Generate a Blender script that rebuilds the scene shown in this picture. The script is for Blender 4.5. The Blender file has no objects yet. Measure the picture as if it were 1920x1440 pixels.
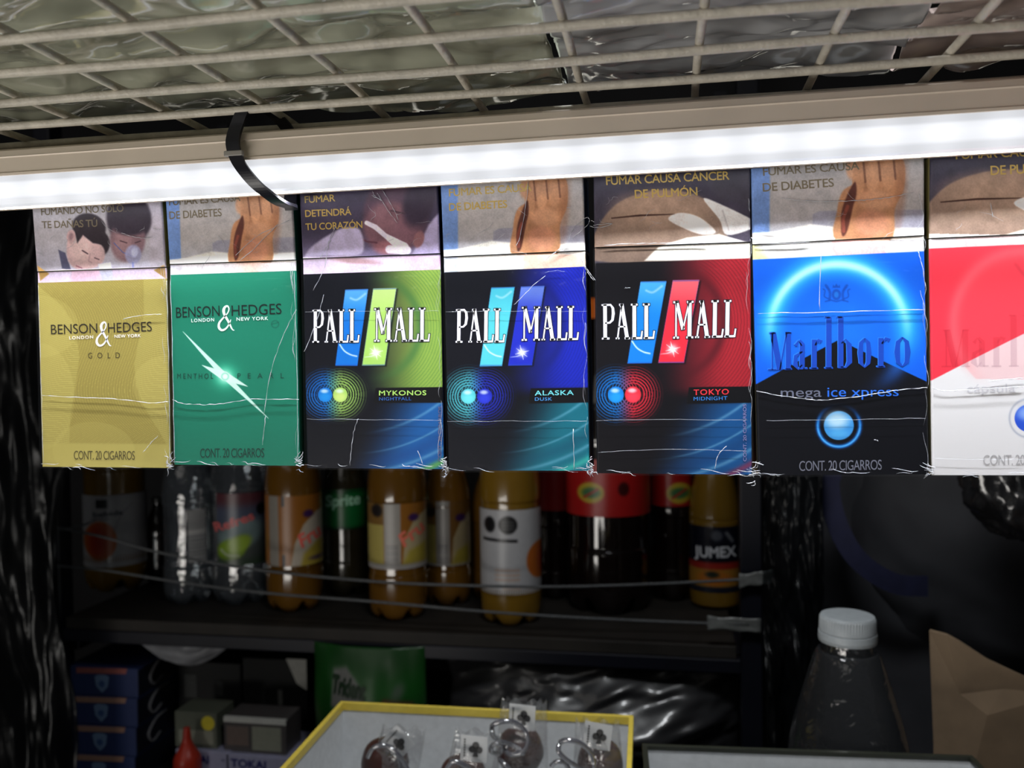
import bpy, math, random
import numpy as np
from mathutils import Matrix, Vector

C = bpy.context.scene.collection
scn = bpy.context.scene
S = 0.001                                   # everything below is written in millimetres

# ------------------------------------------------------------------ camera
F_PX = 1615.79
YAW, PITCH, ROLL = .178436, -.0225128, -.013154
CAM = np.array([251.556, -312.687, 39.038])
def cam_axes():
    cy, sy = math.cos(YAW), math.sin(YAW); cp, sp = math.cos(PITCH), math.sin(PITCH); cr, sr = math.cos(ROLL), math.sin(ROLL)
    fwd = np.array([-sy*cp, cy*cp, sp]); right = np.array([cy, sy, 0]); up = np.cross(right, fwd)
    return right*cr + up*sr, up*cr - right*sr, fwd
AR, AU, AF = cam_axes()
cd = bpy.data.cameras.new('camera'); cam = bpy.data.objects.new('camera', cd); C.objects.link(cam)
cam.matrix_world = Matrix(((AR[0], AU[0], -AF[0], CAM[0]*S), (AR[1], AU[1], -AF[1], CAM[1]*S), (AR[2], AU[2], -AF[2], CAM[2]*S), (0, 0, 0, 1)))
cd.sensor_fit = 'HORIZONTAL'; cd.sensor_width = 36; cd.lens = F_PX*36/1920
cd.clip_start = .01; cd.clip_end = 50
cd.dof.use_dof = True; cd.dof.focus_distance = .318; cd.dof.aperture_fstop = 15.0
scn.camera = cam
def at(px, py, axis, v):
    """world point (mm) where the sight line of a photo pixel meets the plane axis = v"""
    d = AF + AR*(px-960)/F_PX - AU*(py-720)/F_PX
    t = (v-CAM[axis])/d[axis]
    return CAM + d*t
def depth(p): return float((np.asarray(p)-CAM) @ AF)

# ------------------------------------------------------------------ light and exposure
scn.view_settings.view_transform = 'Standard'; scn.view_settings.look = 'None'
scn.view_settings.gamma = 1; scn.view_settings.exposure = 0.0; scn.view_settings.use_curve_mapping = False
w = bpy.data.worlds.new('world'); scn.world = w; w.use_nodes = True
w.node_tree.nodes['Background'].inputs[0].default_value = (.95, .97, 1, 1)
w.node_tree.nodes['Background'].inputs[1].default_value = .02
def area(name, loc, target, sx, sy, power, col, spread=180):
    l = bpy.data.lights.new(name, 'AREA'); l.shape = 'RECTANGLE'; l.size = sx*S; l.size_y = sy*S; l.energy = power; l.color = col
    l.spread = math.radians(spread)
    o = bpy.data.objects.new(name, l); C.objects.link(o)
    o.location = Vector(loc)*S
    d = Vector(target)-Vector(loc); o.rotation_euler = d.to_track_quat('-Z', 'Y').to_euler()
    return o
# street and shop light that comes in over the customer's shoulder
area('shop_light', (-500, -1500, 1000), (180, 200, -200), 1500, 900, 3.0, (1, .96, .9))
# added fill panel for light off the goods on the customer's side, low in front of the lamp
area('bounce_fill', (-250, -620, -400), (190, 0, 90), 700, 200, 4.1, (1, .96, .90))
# unseen lamp added over the counter to brighten the lollipop box, spread kept narrow
area('box_fill_lamp', (230, 60, 430), (230, 130, -250), 160, 120, 1.15, (.95, .98, 1), 100)
# the beam of the LED lamp: a strip on its underside, aimed down and a little out
LED_TILT, LED_POWER, LED_SPREAD = 22, 1.75, 112
a_ = math.radians(LED_TILT)
led = area('led_strip', (180, -22.6, 101.4), (180, -22.6-100*math.sin(a_), 101.4-100*math.cos(a_)), 760, 4.5, LED_POWER, (.93, .96, 1), LED_SPREAD)

# unseen strip added deep in the channel for a sharp light edge: an added back lip of the housing cuts its light off above the bodies of the packs
area('added_led_row', (180, -11.6, 114), (180, -11.6, 0), 760, .8, .95, (.93, .96, 1), 150)

# ------------------------------------------------------------------ helpers
def lin(c):
    c = np.asarray(c, dtype=float)/255
    return np.where(c <= .04045, c/12.92, ((c+.055)/1.055)**2.4)
def mat(name, col=(128, 128, 128), rough=.5, metal=0, noise=0, nscale=200, bump=0, bscale=80, emit=None, estr=0, trans=0, coat=0, spec=.5, ior=1.45, vcol=False):
    m = bpy.data.materials.new(name); m.use_nodes = True
    nt = m.node_tree; b = nt.nodes['Principled BSDF']
    b.inputs['Base Color'].default_value = (*lin(col), 1)
    b.inputs['Roughness'].default_value = rough; b.inputs['Metallic'].default_value = metal
    b.inputs['Specular IOR Level'].default_value = spec; b.inputs['IOR'].default_value = ior
    b.inputs['Transmission Weight'].default_value = trans; b.inputs['Coat Weight'].default_value = coat
    tc = nt.nodes.new('ShaderNodeTexCoord')
    src = None
    if vcol:
        at_ = nt.nodes.new('ShaderNodeAttribute'); at_.attribute_name = 'Col'; src = at_.outputs['Color']
    if noise or vcol:
        n = nt.nodes.new('ShaderNodeTexNoise'); n.inputs['Scale'].default_value = nscale; n.inputs['Detail'].default_value = 3
        nt.links.new(tc.outputs['Object'], n.inputs['Vector'])
        mr = nt.nodes.new('ShaderNodeMapRange'); mr.inputs[1].default_value = .3; mr.inputs[2].default_value = .7
        mr.inputs[3].default_value = 1-noise; mr.inputs[4].default_value = 1+noise
        nt.links.new(n.outputs['Fac'], mr.inputs[0])
        mx = nt.nodes.new('ShaderNodeMix'); mx.data_type = 'RGBA'; mx.blend_type = 'MULTIPLY'; mx.inputs[0].default_value = 1
        mx.inputs[6].default_value = (*lin(col), 1)
        if src: nt.links.new(src, mx.inputs[6])
        nt.links.new(mr.outputs[0], mx.inputs[7]); nt.links.new(mx.outputs[2], b.inputs['Base Color'])
    if bump:
        n = nt.nodes.new('ShaderNodeTexNoise'); n.inputs['Scale'].default_value = bscale; n.inputs['Detail'].default_value = 4
        nt.links.new(tc.outputs['Object'], n.inputs['Vector'])
        bp = nt.nodes.new('ShaderNodeBump'); bp.inputs['Strength'].default_value = bump; bp.inputs['Distance'].default_value = .002
        nt.links.new(n.outputs['Fac'], bp.inputs['Height']); nt.links.new(bp.outputs[0], b.inputs['Normal'])
    if emit is not None:
        b.inputs['Emission Color'].default_value = (*lin(emit), 1); b.inputs['Emission Strength'].default_value = estr
    return m
def film(name, tint=(255, 255, 255), gloss=.08, rough=.08, haze=.03, bump=.6, bscale=60, hazecol=(230, 232, 238), edge=.0):
    """thin clear plastic: see-through, a little haze, glossy skin with crinkles"""
    m = bpy.data.materials.new(name); m.use_nodes = True; nt = m.node_tree; nt.nodes.clear()
    out = nt.nodes.new('ShaderNodeOutputMaterial'); tr = nt.nodes.new('ShaderNodeBsdfTransparent'); gl = nt.nodes.new('ShaderNodeBsdfGlossy')
    df = nt.nodes.new('ShaderNodeBsdfDiffuse'); m1 = nt.nodes.new('ShaderNodeMixShader'); m2 = nt.nodes.new('ShaderNodeMixShader')
    tr.inputs[0].default_value = (*lin(tint), 1); df.inputs[0].default_value = (*lin(hazecol), 1); gl.inputs['Roughness'].default_value = rough
    tc = nt.nodes.new('ShaderNodeTexCoord'); n = nt.nodes.new('ShaderNodeTexNoise'); n.inputs['Scale'].default_value = bscale; n.inputs['Detail'].default_value = 3
    n.inputs['Distortion'].default_value = 1.0
    bp = nt.nodes.new('ShaderNodeBump'); bp.inputs['Strength'].default_value = bump; bp.inputs['Distance'].default_value = .004
    nt.links.new(tc.outputs['Object'], n.inputs['Vector']); nt.links.new(n.outputs['Fac'], bp.inputs['Height']); nt.links.new(bp.outputs[0], gl.inputs['Normal'])
    m1.inputs[0].default_value = haze
    nt.links.new(tr.outputs[0], m1.inputs[1]); nt.links.new(df.outputs[0], m1.inputs[2])
    fr = nt.nodes.new('ShaderNodeLayerWeight'); fr.inputs['Blend'].default_value = .35
    ad = nt.nodes.new('ShaderNodeMath'); ad.operation = 'MULTIPLY_ADD'; ad.inputs[1].default_value = edge; ad.inputs[2].default_value = gloss; ad.use_clamp = True
    nt.links.new(fr.outputs['Facing'], ad.inputs[0]); nt.links.new(ad.outputs[0], m2.inputs[0])
    nt.links.new(m1.outputs[0], m2.inputs[1]); nt.links.new(gl.outputs[0], m2.inputs[2]); nt.links.new(m2.outputs[0], out.inputs[0])
    return m
_ink = {}
def ink(col, rough=.4, metal=0):
    k = (tuple(col), rough, metal)
    if k not in _ink: _ink[k] = mat('printing_ink', col, rough, metal, noise=.04, nscale=900)
    return _ink[k]

def tag(o, label=None, cat=None, group=None, kind=None):
    if label: o['label'] = label
    if cat: o['category'] = cat
    if group: o['group'] = group
    if kind: o['kind'] = kind
    return o
def empty(name, loc=(0, 0, 0), rot=(0, 0, 0), parent=None):
    o = bpy.data.objects.new(name, None); C.objects.link(o); o.location = Vector(loc)*S; o.rotation_euler = rot
    o.empty_display_size = .01; o.parent = parent
    return o
class MB:
    def __init__(s): s.v = []; s.f = []; s.m = []
    def add(s, vs, fs, m=0):
        n = len(s.v); s.v += [tuple(map(float, p)) for p in vs]; s.f += [tuple(n+i for i in f) for f in fs]; s.m += [m]*len(fs); return s
    def box(s, x0, x1, y0, y1, z0, z1, m=0):
        vs = [(x, y, z) for x in (x0, x1) for y in (y0, y1) for z in (z0, z1)]
        return s.add(vs, [(0, 1, 3, 2), (4, 6, 7, 5), (0, 4, 5, 1), (2, 3, 7, 6), (0, 2, 6, 4), (1, 5, 7, 3)], m)
    def quadbox(s, q, d, m=0):
        """a slab: the quad q pushed along the vector d"""
        q = [np.asarray(p, float) for p in q]; d = np.asarray(d, float); n = len(q)
        return s.add(q+[p+d for p in q], [tuple(range(n))[::-1], tuple(range(n, 2*n))]+[(i, (i+1) % n, n+(i+1) % n, n+i) for i in range(n)], m)
    def tube(s, pts, r, n=10, m=0, closed=False):
        P = [np.asarray(p, float) for p in pts]; k = len(P); rs = r if hasattr(r, '__len__') else [r]*k
        rings = []; up = None
        for i in range(k):
            t = P[(i+1) % k]-P[i-1] if closed else P[min(i+1, k-1)]-P[max(i-1, 0)]
            t = t/(np.linalg.norm(t)+1e-9)
            if up is None: up = np.array([0, 0, 1.]) if abs(t[2]) < .9 else np.array([1., 0, 0])
            a = np.cross(t, up); a /= np.linalg.norm(a)+1e-9; b = np.cross(a, t); up = b
            rings.append([P[i]+rs[i]*(math.cos(2*math.pi*j/n)*a+math.sin(2*math.pi*j/n)*b) for j in range(n)])
        vs = [p for rg in rings for p in rg]; fs = []
        for i in range(k if closed else k-1):
            i2 = (i+1) % k
            fs += [(i*n+j, i*n+(j+1) % n, i2*n+(j+1) % n, i2*n+j) for j in range(n)]
        if not closed: fs += [tuple(range(n))[::-1], tuple(range((k-1)*n, k*n))]
        return s.add(vs, fs, m)
    def lathe(s, prof, n=40, c=(0, 0, 0), m=0, rf=None, cap=True, zf=None):
        vs = []; k = len(prof)
        for (r, z) in prof:
            for j in range(n):
                th = 2*math.pi*j/n; rr = rf(r, z, th) if rf else r; zz = zf(r, z, th) if zf else z
                vs.append((c[0]+rr*math.cos(th), c[1]+rr*math.sin(th), c[2]+zz))
        fs = [(i*n+j, i*n+(j+1) % n, (i+1)*n+(j+1) % n, (i+1)*n+j) for i in range(k-1) for j in range(n)]
        if cap: fs += [tuple(range(n))[::-1], tuple(range((k-1)*n, k*n))]
        return s.add(vs, fs, m)
    def build(s, name, mats, parent=None, smooth=False, bevel=0, loc=None, rot=None):
        me = bpy.data.meshes.new(name); me.from_pydata([(x*S, y*S, z*S) for x, y, z in s.v], [], s.f)
        for mm in (mats if isinstance(mats, (list, tuple)) else [mats]): me.materials.append(mm)
        me.polygons.foreach_set('material_index', s.m)
        if smooth: me.polygons.foreach_set('use_smooth', [True]*len(me.polygons))
        me.update()
        o = bpy.data.objects.new(name, me); C.objects.link(o); o.parent = parent
        if loc is not None: o.location = Vector(loc)*S
        if rot is not None: o.rotation_euler = rot
        if bevel:
            b = o.modifiers.new('bevel', 'BEVEL'); b.width = bevel*S; b.segments = 2; b.limit_method = 'ANGLE'
        return o
def grid_obj(name, P, mats, parent=None, col=None, smooth=True, extra=(), flip=False, thick=0, loc=None, rot=None):
    """P: (n, k, 3) array of mm points -> one mesh; col: (n, k, 3) linear colours; extra: faces in flat indices"""
    n, k = P.shape[:2]; idx = np.arange(n*k).reshape(n, k)
    f = np.stack([idx[:-1, :-1], idx[1:, :-1], idx[1:, 1:], idx[:-1, 1:]], -1).reshape(-1, 4)
    if flip: f = f[:, ::-1]
    me = bpy.data.meshes.new(name); me.from_pydata((P.reshape(-1, 3)*S).tolist(), [], f.tolist()+[tuple(e) for e in extra])
    for mm in (mats if isinstance(mats, (list, tuple)) else [mats]): me.materials.append(mm)
    if smooth: me.polygons.foreach_set('use_smooth', [True]*len(f)+[False]*len(extra))
    if col is not None:
        a = me.attributes.new('Col', 'FLOAT_COLOR', 'POINT'); c4 = np.ones((n*k, 4), np.float32); c4[:, :3] = col.reshape(-1, 3); a.data.foreach_set('color', c4.ravel())
    me.update()
    o = bpy.data.objects.new(name, me); C.objects.link(o); o.parent = parent
    if loc is not None: o.location = Vector(loc)*S
    if rot is not None: o.rotation_euler = rot
    if thick:
        sd = o.modifiers.new('thickness', 'SOLIDIFY'); sd.thickness = thick*S; sd.offset = 0
    return o
def vnoise(x, y, seed=0):
    rng = np.random.RandomState(seed); T = rng.rand(64, 64)
    x = np.asarray(x, float); y = np.asarray(y, float)
    xi = np.floor(x).astype(int); yi = np.floor(y).astype(int); fx = x-xi; fy = y-yi; fx = fx*fx*(3-2*fx); fy = fy*fy*(3-2*fy)
    g = lambda a, b: T[a % 64, b % 64]
    return (g(xi, yi)*(1-fx)+g(xi+1, yi)*fx)*(1-fy)+(g(xi, yi+1)*(1-fx)+g(xi+1, yi+1)*fx)*fy
def fbm(x, y, seed=0, o=4):
    return sum(vnoise(x*2**i, y*2**i, seed+i)*.5**(i+1) for i in range(o))
def sstep(a, b, x):
    t = np.clip((x-a)/(b-a), 0, 1); return t*t*(3-2*t)
def smooth_pts(pts, n=8, closed=False):
    P = np.asarray(pts, float); k = len(P); out = []
    for i in range(k if closed else k-1):
        g = (lambda j: P[j % k]) if closed else (lambda j: P[min(max(j, 0), k-1)])
        p0, p1, p2, p3 = g(i-1), g(i), g(i+1), g(i+2)
        for t in np.linspace(0, 1, n, endpoint=False):
            out.append(.5*(2*p1+(p2-p0)*t+(2*p0-5*p1+4*p2-p3)*t*t+(3*p1-p0-3*p2+p3)*t**3))
    if not closed: out.append(P[-1])
    return np.array(out)

class Art:
    T = None
    def stash(s): s.keep = s.c.copy()
    def restore(s):
        n = 1+.22*(fbm(s.X/38, s.Y/38, 5, 4)-.48)+.10*(vnoise(s.X/5, s.Y/5, 9)-.5); s.c = s.c*n[..., None]
        m = sstep(.9985, 1.0015, s.T)[..., None]; s.c = s.keep*(1-m)+s.c*m
    
    """paints printed artwork on an array of artwork coordinates X, Y (Y down); colours in sRGB 0..255"""
    def __init__(s, X, Y, base): s.X = X; s.Y = Y; s.c = np.ones(X.shape+(3,))*np.asarray(base, float)
    def over(s, m, col):
        m = np.clip(m, 0, 1)[..., None]; s.c = s.c*(1-m)+np.asarray(col, float)*m
    def mul(s, m): s.c = s.c*m[..., None]
    def ell(s, cx, cy, rx, ry, col, soft=2, rot=0, a=1):
        c_, s_ = math.cos(rot), math.sin(rot); dx = s.X-cx; dy = s.Y-cy
        d = np.sqrt(((dx*c_+dy*s_)/rx)**2+((-dx*s_+dy*c_)/ry)**2)
        s.over(a*(1-sstep(1-soft/min(rx, ry), 1+soft/min(rx, ry), d)), col)
    def ring(s, cx, cy, r, wd, col, a=1, soft=None):
        d = np.abs(np.hypot(s.X-cx, s.Y-cy)-r); soft = soft or wd
        s.over(a*np.exp(-(d/soft)**2), col)
    def poly(s, pts, col, soft=1.5, a=1, sm=0):
        if sm: pts = smooth_pts(pts, 5, closed=True)
        s.over(a*s.pmask(pts, soft), col)
    def pmask(s, pts, soft=1.5):
        P = np.asarray(pts, float); X, Y = s.X, s.Y
        m = np.zeros(X.shape); sel = (X > P[:, 0].min()-3*soft) & (X < P[:, 0].max()+3*soft) & (Y > P[:, 1].min()-3*soft) & (Y < P[:, 1].max()+3*soft)
        x = X[sel]; y = Y[sel]; ins = np.zeros(x.shape, bool); dm = np.full(x.shape, 1e9)
        for i in range(len(P)):
            x0, y0 = P[i]; x1, y1 = P[(i+1) % len(P)]
            dx, dy = x1-x0, y1-y0; t = np.clip(((x-x0)*dx+(y-y0)*dy)/(dx*dx+dy*dy+1e-9), 0, 1)
            dm = np.minimum(dm, np.hypot(x-x0-t*dx, y-y0-t*dy))
            if y0 != y1: ins ^= ((y0 > y) != (y1 > y)) & (x < (x1-x0)*(y-y0)/(y1-y0)+x0)
        m[sel] = sstep(-soft, soft, np.where(ins, dm, -dm)); return m
    def line(s, pts, wd, col, soft=1.5, a=1):
        P = np.asarray(pts, float); W = wd if hasattr(wd, '__len__') else [wd]*len(P)
        sel = (s.X > P[:, 0].min()-max(W)-3*soft) & (s.X < P[:, 0].max()+max(W)+3*soft) & (s.Y > P[:, 1].min()-max(W)-3*soft) & (s.Y < P[:, 1].max()+max(W)+3*soft)
        x = s.X[sel]; y = s.Y[sel]; dm = np.full(x.shape, 1e9)
        for i in range(len(P)-1):
            x0, y0 = P[i]; x1, y1 = P[i+1]; dx, dy = x1-x0, y1-y0
            t = np.clip(((x-x0)*dx+(y-y0)*dy)/(dx*dx+dy*dy+1e-9), 0, 1)
            dm = np.minimum(dm, np.hypot(x-x0-t*dx, y-y0-t*dy)-(W[i]+(W[i+1]-W[i])*t)/2)
        m = np.zeros(s.X.shape); m[sel] = sstep(soft, -soft, dm) if False else 1-sstep(-soft, soft, dm); s.over(a*m, col)

# text outlines from the built-in font, as (verts, faces) with cap height 1 and width 1
_tx = {}
def text_shape(txt, bold=0, space=1.0):
    k = (txt, bold, space)
    if k in _tx: return _tx[k]
    def raw(t):
        cu = bpy.data.curves.new('t', 'FONT'); cu.body = t; cu.size = 1; cu.space_character = space; cu.resolution_u = 4
        o = bpy.data.objects.new('t', cu); C.objects.link(o); bpy.context.view_layer.update()
        me = bpy.data.meshes.new_from_object(o.evaluated_get(bpy.context.evaluated_depsgraph_get()))
        v = np.array([p.co[:2] for p in me.vertices]); f = [tuple(p.vertices) for p in me.polygons]
        bpy.data.objects.remove(o); bpy.data.curves.remove(cu); bpy.data.meshes.remove(me); return v, f
    v, f = raw(txt); h = raw('H')[0][:, 1].max()
    x0, x1 = v[:, 0].min(), v[:, 0].max(); v = v.copy(); v[:, 0] = (v[:, 0]-x0)/(x1-x0); v[:, 1] = v[:, 1]/h
    if bold:
        d = bold*1.6*(v[:, 0].max()-v[:, 0].min())/((x1-x0)/h); n = len(v)
        V = [v+np.array([sx*d, sy*bold*1.6]) for sx, sy in ((-1, 0), (1, 0), (0, 1), (0, -1))]
        f = [tuple(i*n+q for q in g) for i in range(4) for g in f]; v = np.concatenate(V)
    _tx[k] = (v, f); return v, f
def text_art(txt, p0, p1, cap, bold=0, space=1.0, italic=0):
    """vertices in artwork coordinates (Y down): baseline from p0 to p1, capital height cap"""
    v, f = text_shape(txt, bold, space); p0 = np.asarray(p0, float); p1 = np.asarray(p1, float)
    d = p1-p0; nrm = np.array([d[1], -d[0]])/np.linalg.norm(d)
    q = p0+v[:, :1]*d+v[:, 1:]*nrm*cap+np.outer(v[:, 1]*italic*cap, d/np.linalg.norm(d))
    return np.c_[q, np.floor(np.arange(len(q))/(len(q)/4)) if bold else np.zeros(len(q))], f      # third column: layer of a bold overprint
def stroke_art(pts, wd):
    P = np.asarray(pts, float); k = len(P); W = wd if hasattr(wd, '__len__') else [wd]*k; L = []; R = []
    for i in range(k):
        t = P[min(i+1, k-1)]-P[max(i-1, 0)]; t = t/(np.linalg.norm(t)+1e-9); n = np.array([-t[1], t[0]])
        L.append(P[i]+n*W[i]/2); R.append(P[i]-n*W[i]/2)
    return np.array(L+R), [(i, i+1, k+i+1, k+i) for i in range(k-1)]
# ------------------------------------------------------------------ cigarette packs
PRINT = mat('pack_print', (255, 255, 255), rough=.38, noise=.02, nscale=2500, vcol=True, spec=.35)
WRAP = film('clear_cellophane', gloss=.05, rough=.12, haze=.004, bump=.35, bscale=45)
CREASE = mat('cellophane_crease', (176, 179, 186), rough=.15, noise=.03, spec=.8)
VARNISH = film('embossed_varnish', tint=(245, 242, 244), gloss=.02, rough=.3, haze=.0, bump=0)
PACK_H, PACK_D, HINGE_TILT = 107.0, 20.0, math.radians(4.0)
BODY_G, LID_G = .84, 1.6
def slab_serif(ch):
    T, N = 17, 7; s = {
     'P': ([(15, 0), (15, 155)], T), 'P1': ([(0, 5), (40, 4), (50, 18), (52, 42), (48, 70), (36, 82), (15, 84)], [7, 9, 12, 14, 12, 9, 7]), 'P2': ([(0, 151), (34, 151)], 9),
     'A': ([(10, 155), (30, 0)], N), 'A1': ([(29, 0), (54, 155)], T), 'A2': ([(14, 100), (46, 100)], N), 'A3': ([(2, 151), (19, 151)], 8), 'A4': ([(42, 151), (66, 151)], 9), 'A5': ([(18, 4), (36, 4)], 9),
     'L': ([(15, 0), (15, 155)], T), 'L1': ([(0, 4), (30, 4)], 9), 'L2': ([(4, 151), (46, 151), (50, 120)], [10, 11, 7]),
     'M': ([(12, 0), (12, 155)], N), 'M1': ([(14, 0), (42, 118)], 15), 'M2': ([(42, 118), (68, 0)], 6), 'M3': ([(70, 0), (70, 155)], T), 'M4': ([(0, 151), (25, 151)], 9), 'M5': ([(56, 151), (86, 151)], 9), 'M6': ([(0, 4), (22, 4)], 9), 'M7': ([(58, 4), (86, 4)], 9)}
    return [v for k, v in s.items() if k[0] == ch]
LW = {'P': 60, 'A': 70, 'L': 53, 'M': 92}
def slab_word(word, p0, p1, top0, outline=0):
    tot = sum(LW[c] for c in word); p0 = np.asarray(p0, float); p1 = np.asarray(p1, float); k = np.linalg.norm(p1-p0)/tot; d = (p1-p0)/np.linalg.norm(p1-p0)
    h = p0[1]-top0; V = []; Fc = []; x = 0; n = 0
    for c in word:
        for pts, wd in slab_serif(c):
            q = [p0+d*((a+x)*k)+np.array([0, (b-155)/155*h]) for a, b in pts]
            if outline and len(q) >= 2:
                e0 = (q[0]-q[1])/np.linalg.norm(q[0]-q[1]); e1 = (q[-1]-q[-2])/np.linalg.norm(q[-1]-q[-2]); q[0] = q[0]+e0*outline; q[-1] = q[-1]+e1*outline
            W = [(v*k*(.95))+2*outline for v in (wd if isinstance(wd, list) else [wd]*len(q))]
            v, f = stroke_art(q, W); V += v.tolist(); Fc += [tuple(n+i for i in g) for g in f]; n += len(v)
        x += LW[c]
    return np.array(V), Fc
def tall_roman(p0, p1, xh, asc):
    """the tall condensed roman word of the two ice packs, letter by letter; unit = fraction of the baseline"""
    p0 = np.asarray(p0, float); p1 = np.asarray(p1, float); L = p1-p0; V = []; Fc = []; n = [0]
    def st(pts, wd):
        q = [p0+L*a+np.array([0, -b]) for a, b in pts]; v, f = stroke_art(q, wd); V.extend(v.tolist()); Fc.extend([tuple(n[0]+i for i in g) for g in f]); n[0] += len(v)
    W = np.linalg.norm(L); T = .036*W; N = .010*W; cap = asc*.72
    def ser(a, b, w=.03): st([(a-w, b), (a+w, b)], .010*W)
    st([(.02, 0), (.02, cap)], N); st([(.025, cap), (.075, 0)], T*1.15); st([(.075, 0), (.125, cap)], N); st([(.137, 0), (.137, cap)], T); ser(.02, 2); ser(.137, 2, .028); ser(.02, cap-2, .02); ser(.14, cap-2, .02)
    st([(.235, xh*.8), (.21, xh*.97), (.19, xh*.8)], [N, N, T*.7]); st([(.268-.03, 0), (.268-.03, xh*.85), (.22, xh)], [T, T, N]); st([(.238, xh*.6), (.19, xh*.45), (.188, xh*.15), (.21, 0), (.236, xh*.15)], [N, T*.7, T, N, N]); ser(.262, 3, .016)
    st([(.325, 0), (.325, xh)], T); st([(.33, xh*.8), (.355, xh*.98), (.375, xh*.9)], [N, T*.6, T*.9]); ser(.325, 2)
    st([(.43, 0), (.43, asc)], T*1.05); ser(.43, 2); ser(.42, asc-2, .02)
    st([(.515, 0), (.515, asc)], T*1.05); ser(.505, asc-2, .02); st([(.52, xh*.85), (.55, xh*.98), (.575, xh*.8), (.578, xh*.2), (.55, 3), (.515, 6)], [N, N, T, T, N, N])
    st([(.685, xh), (.66, xh*.85), (.655, xh*.5), (.66, xh*.15), (.685, 2), (.71, xh*.15), (.715, xh*.5), (.71, xh*.85), (.685, xh)], [N, T*.8, T, T*.8, N, T*.8, T, T*.8, N])
    st([(.80, 0), (.80, xh)], T); st([(.805, xh*.8), (.835, xh*.98), (.86, xh*.9)], [N, T*.6, T*.9]); ser(.80, 2)
    st([(.95, xh), (.92, xh*.85), (.913, xh*.5), (.92, xh*.15), (.95, 2), (.98, xh*.15), (.987, xh*.5), (.98, xh*.85), (.95, xh)], [N, T*.8, T*1.1, T*.8, N, T*.8, T*1.1, T*.8, N])
    return np.array(V), Fc
def ampersand(x0, x1, y0, y1):
    q = smooth_pts([(1.0, .98), (.86, .93), (.62, .62), (.36, .3), (.38, .1), (.56, .02), (.66, .13), (.58, .3), (.3, .5), (.08, .68), (.06, .86), (.24, .97), (.5, .9), (.7, .7), (.78, .55)], 6)
    wd = np.interp(np.linspace(0, 1, len(q)), [0, .12, .25, .4, .5, .6, .72, .9, 1], [2, 9, 13, 6, 5, 8, 12, 7, 3])*(x1-x0)/75
    return stroke_art(np.c_[x0+q[:, 0]*(x1-x0), y0+q[:, 1]*(y1-y0)], wd)

# --- warning photographs printed on the lids
def pic_foot(A, x0, x1, yb, yt, orange=0):
    """a foot on a pale sheet between x0..x1, from yt (top) to yb (bottom edge of the picture)"""
    W = x1-x0; H = yb-yt; X = lambda u: x0+W*u; Y = lambda v: yt+H*v
    q = A.Y < yb+200
    A.over(q, (146, 142, 142)); A.over(q*sstep(Y(.6), Y(1), A.Y)*.6, (160, 160, 172))
    A.over(q*(1-sstep(X(.10), X(.115), A.X)), (95, 122, 172))
    A.poly([(X(.36), Y(.86)), (X(.36), Y(.70)), (X(.4), Y(.66)), (X(.95), Y(.63)), (X(1.02), Y(.63)), (X(1.02), Y(.84))], (128, 126, 138), 3)
    A.poly([(X(.1), Y(.93)), (X(.35), Y(.82)), (X(.55), Y(.86)), (X(.55), Y(.99)), (X(.08), Y(.99))], (200, 197, 190), 6)
    A.poly([(X(-.02), Y(.94)), (X(.3), Y(.9)), (X(1.02), Y(.86)), (X(1.02), yb+2), (X(-.02), yb+2)], (238, 234, 226), 6)
    sk = (154, 110, 80)
    A.poly([(X(.5), Y(1.02)), (X(.5), Y(.66)), (X(.53), Y(.42)), (X(.6), Y(.3)), (X(.58), Y(.1)), (X(.68), Y(.0)), (X(.86), Y(.0)), (X(.88), Y(.35)), (X(.83), Y(.62)), (X(.8), Y(1.02))], sk, 5, sm=1)
    A.ell(X(.66), Y(.62), W*.05, H*.4, (120, 80, 58), 22, .12, .5); A.ell(X(.86), Y(.45), W*.03, H*.4, (118, 78, 56), 16, .1, .5); A.ell(X(.60), Y(.12), W*.05, H*.16, (168, 124, 94), 8, .2, .9)
    A.ell(X(.62), Y(.3), W*.035, H*.2, (160, 116, 86), 5); A.ell(X(.7), Y(.22), W*.04, H*.2, (166, 122, 92), 5); A.ell(X(.79), Y(.2), W*.04, H*.2, (164, 120, 90), 5)
    for u, v in ((.66, .3), (.745, .28), (.83, .26)): A.line([(X(u-.015), Y(v-.28)), (X(u), Y(v))], W*.012, (96, 62, 48), 3, .8)
    A.ell(X(.72), Y(.52), W*.1, H*.12, (176, 132, 104), 14, a=.7); A.ell(X(.7), Y(.8), W*.1, H*.16, (172, 118, 96), 16, a=.7)
    A.poly([(X(.6), Y(.3)), (X(.61), Y(.45)), (X(.59), Y(.62)), (X(.56), Y(.9)), (X(.53), Y(.95)), (X(.525), Y(.7)), (X(.55), Y(.5))], (72, 40, 34), 5, sm=1)
    A.line([(X(.56), Y(.6)), (X(.535), Y(.75)), (X(.54), Y(.9))], W*.02, (118, 60, 50), 4, .8)
    A.poly([(X(.5), Y(1.0)), (X(.5), Y(1.25)), (X(.8), Y(1.25)), (X(.8), Y(1.0))], (250, 196, 176), 4)
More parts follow.
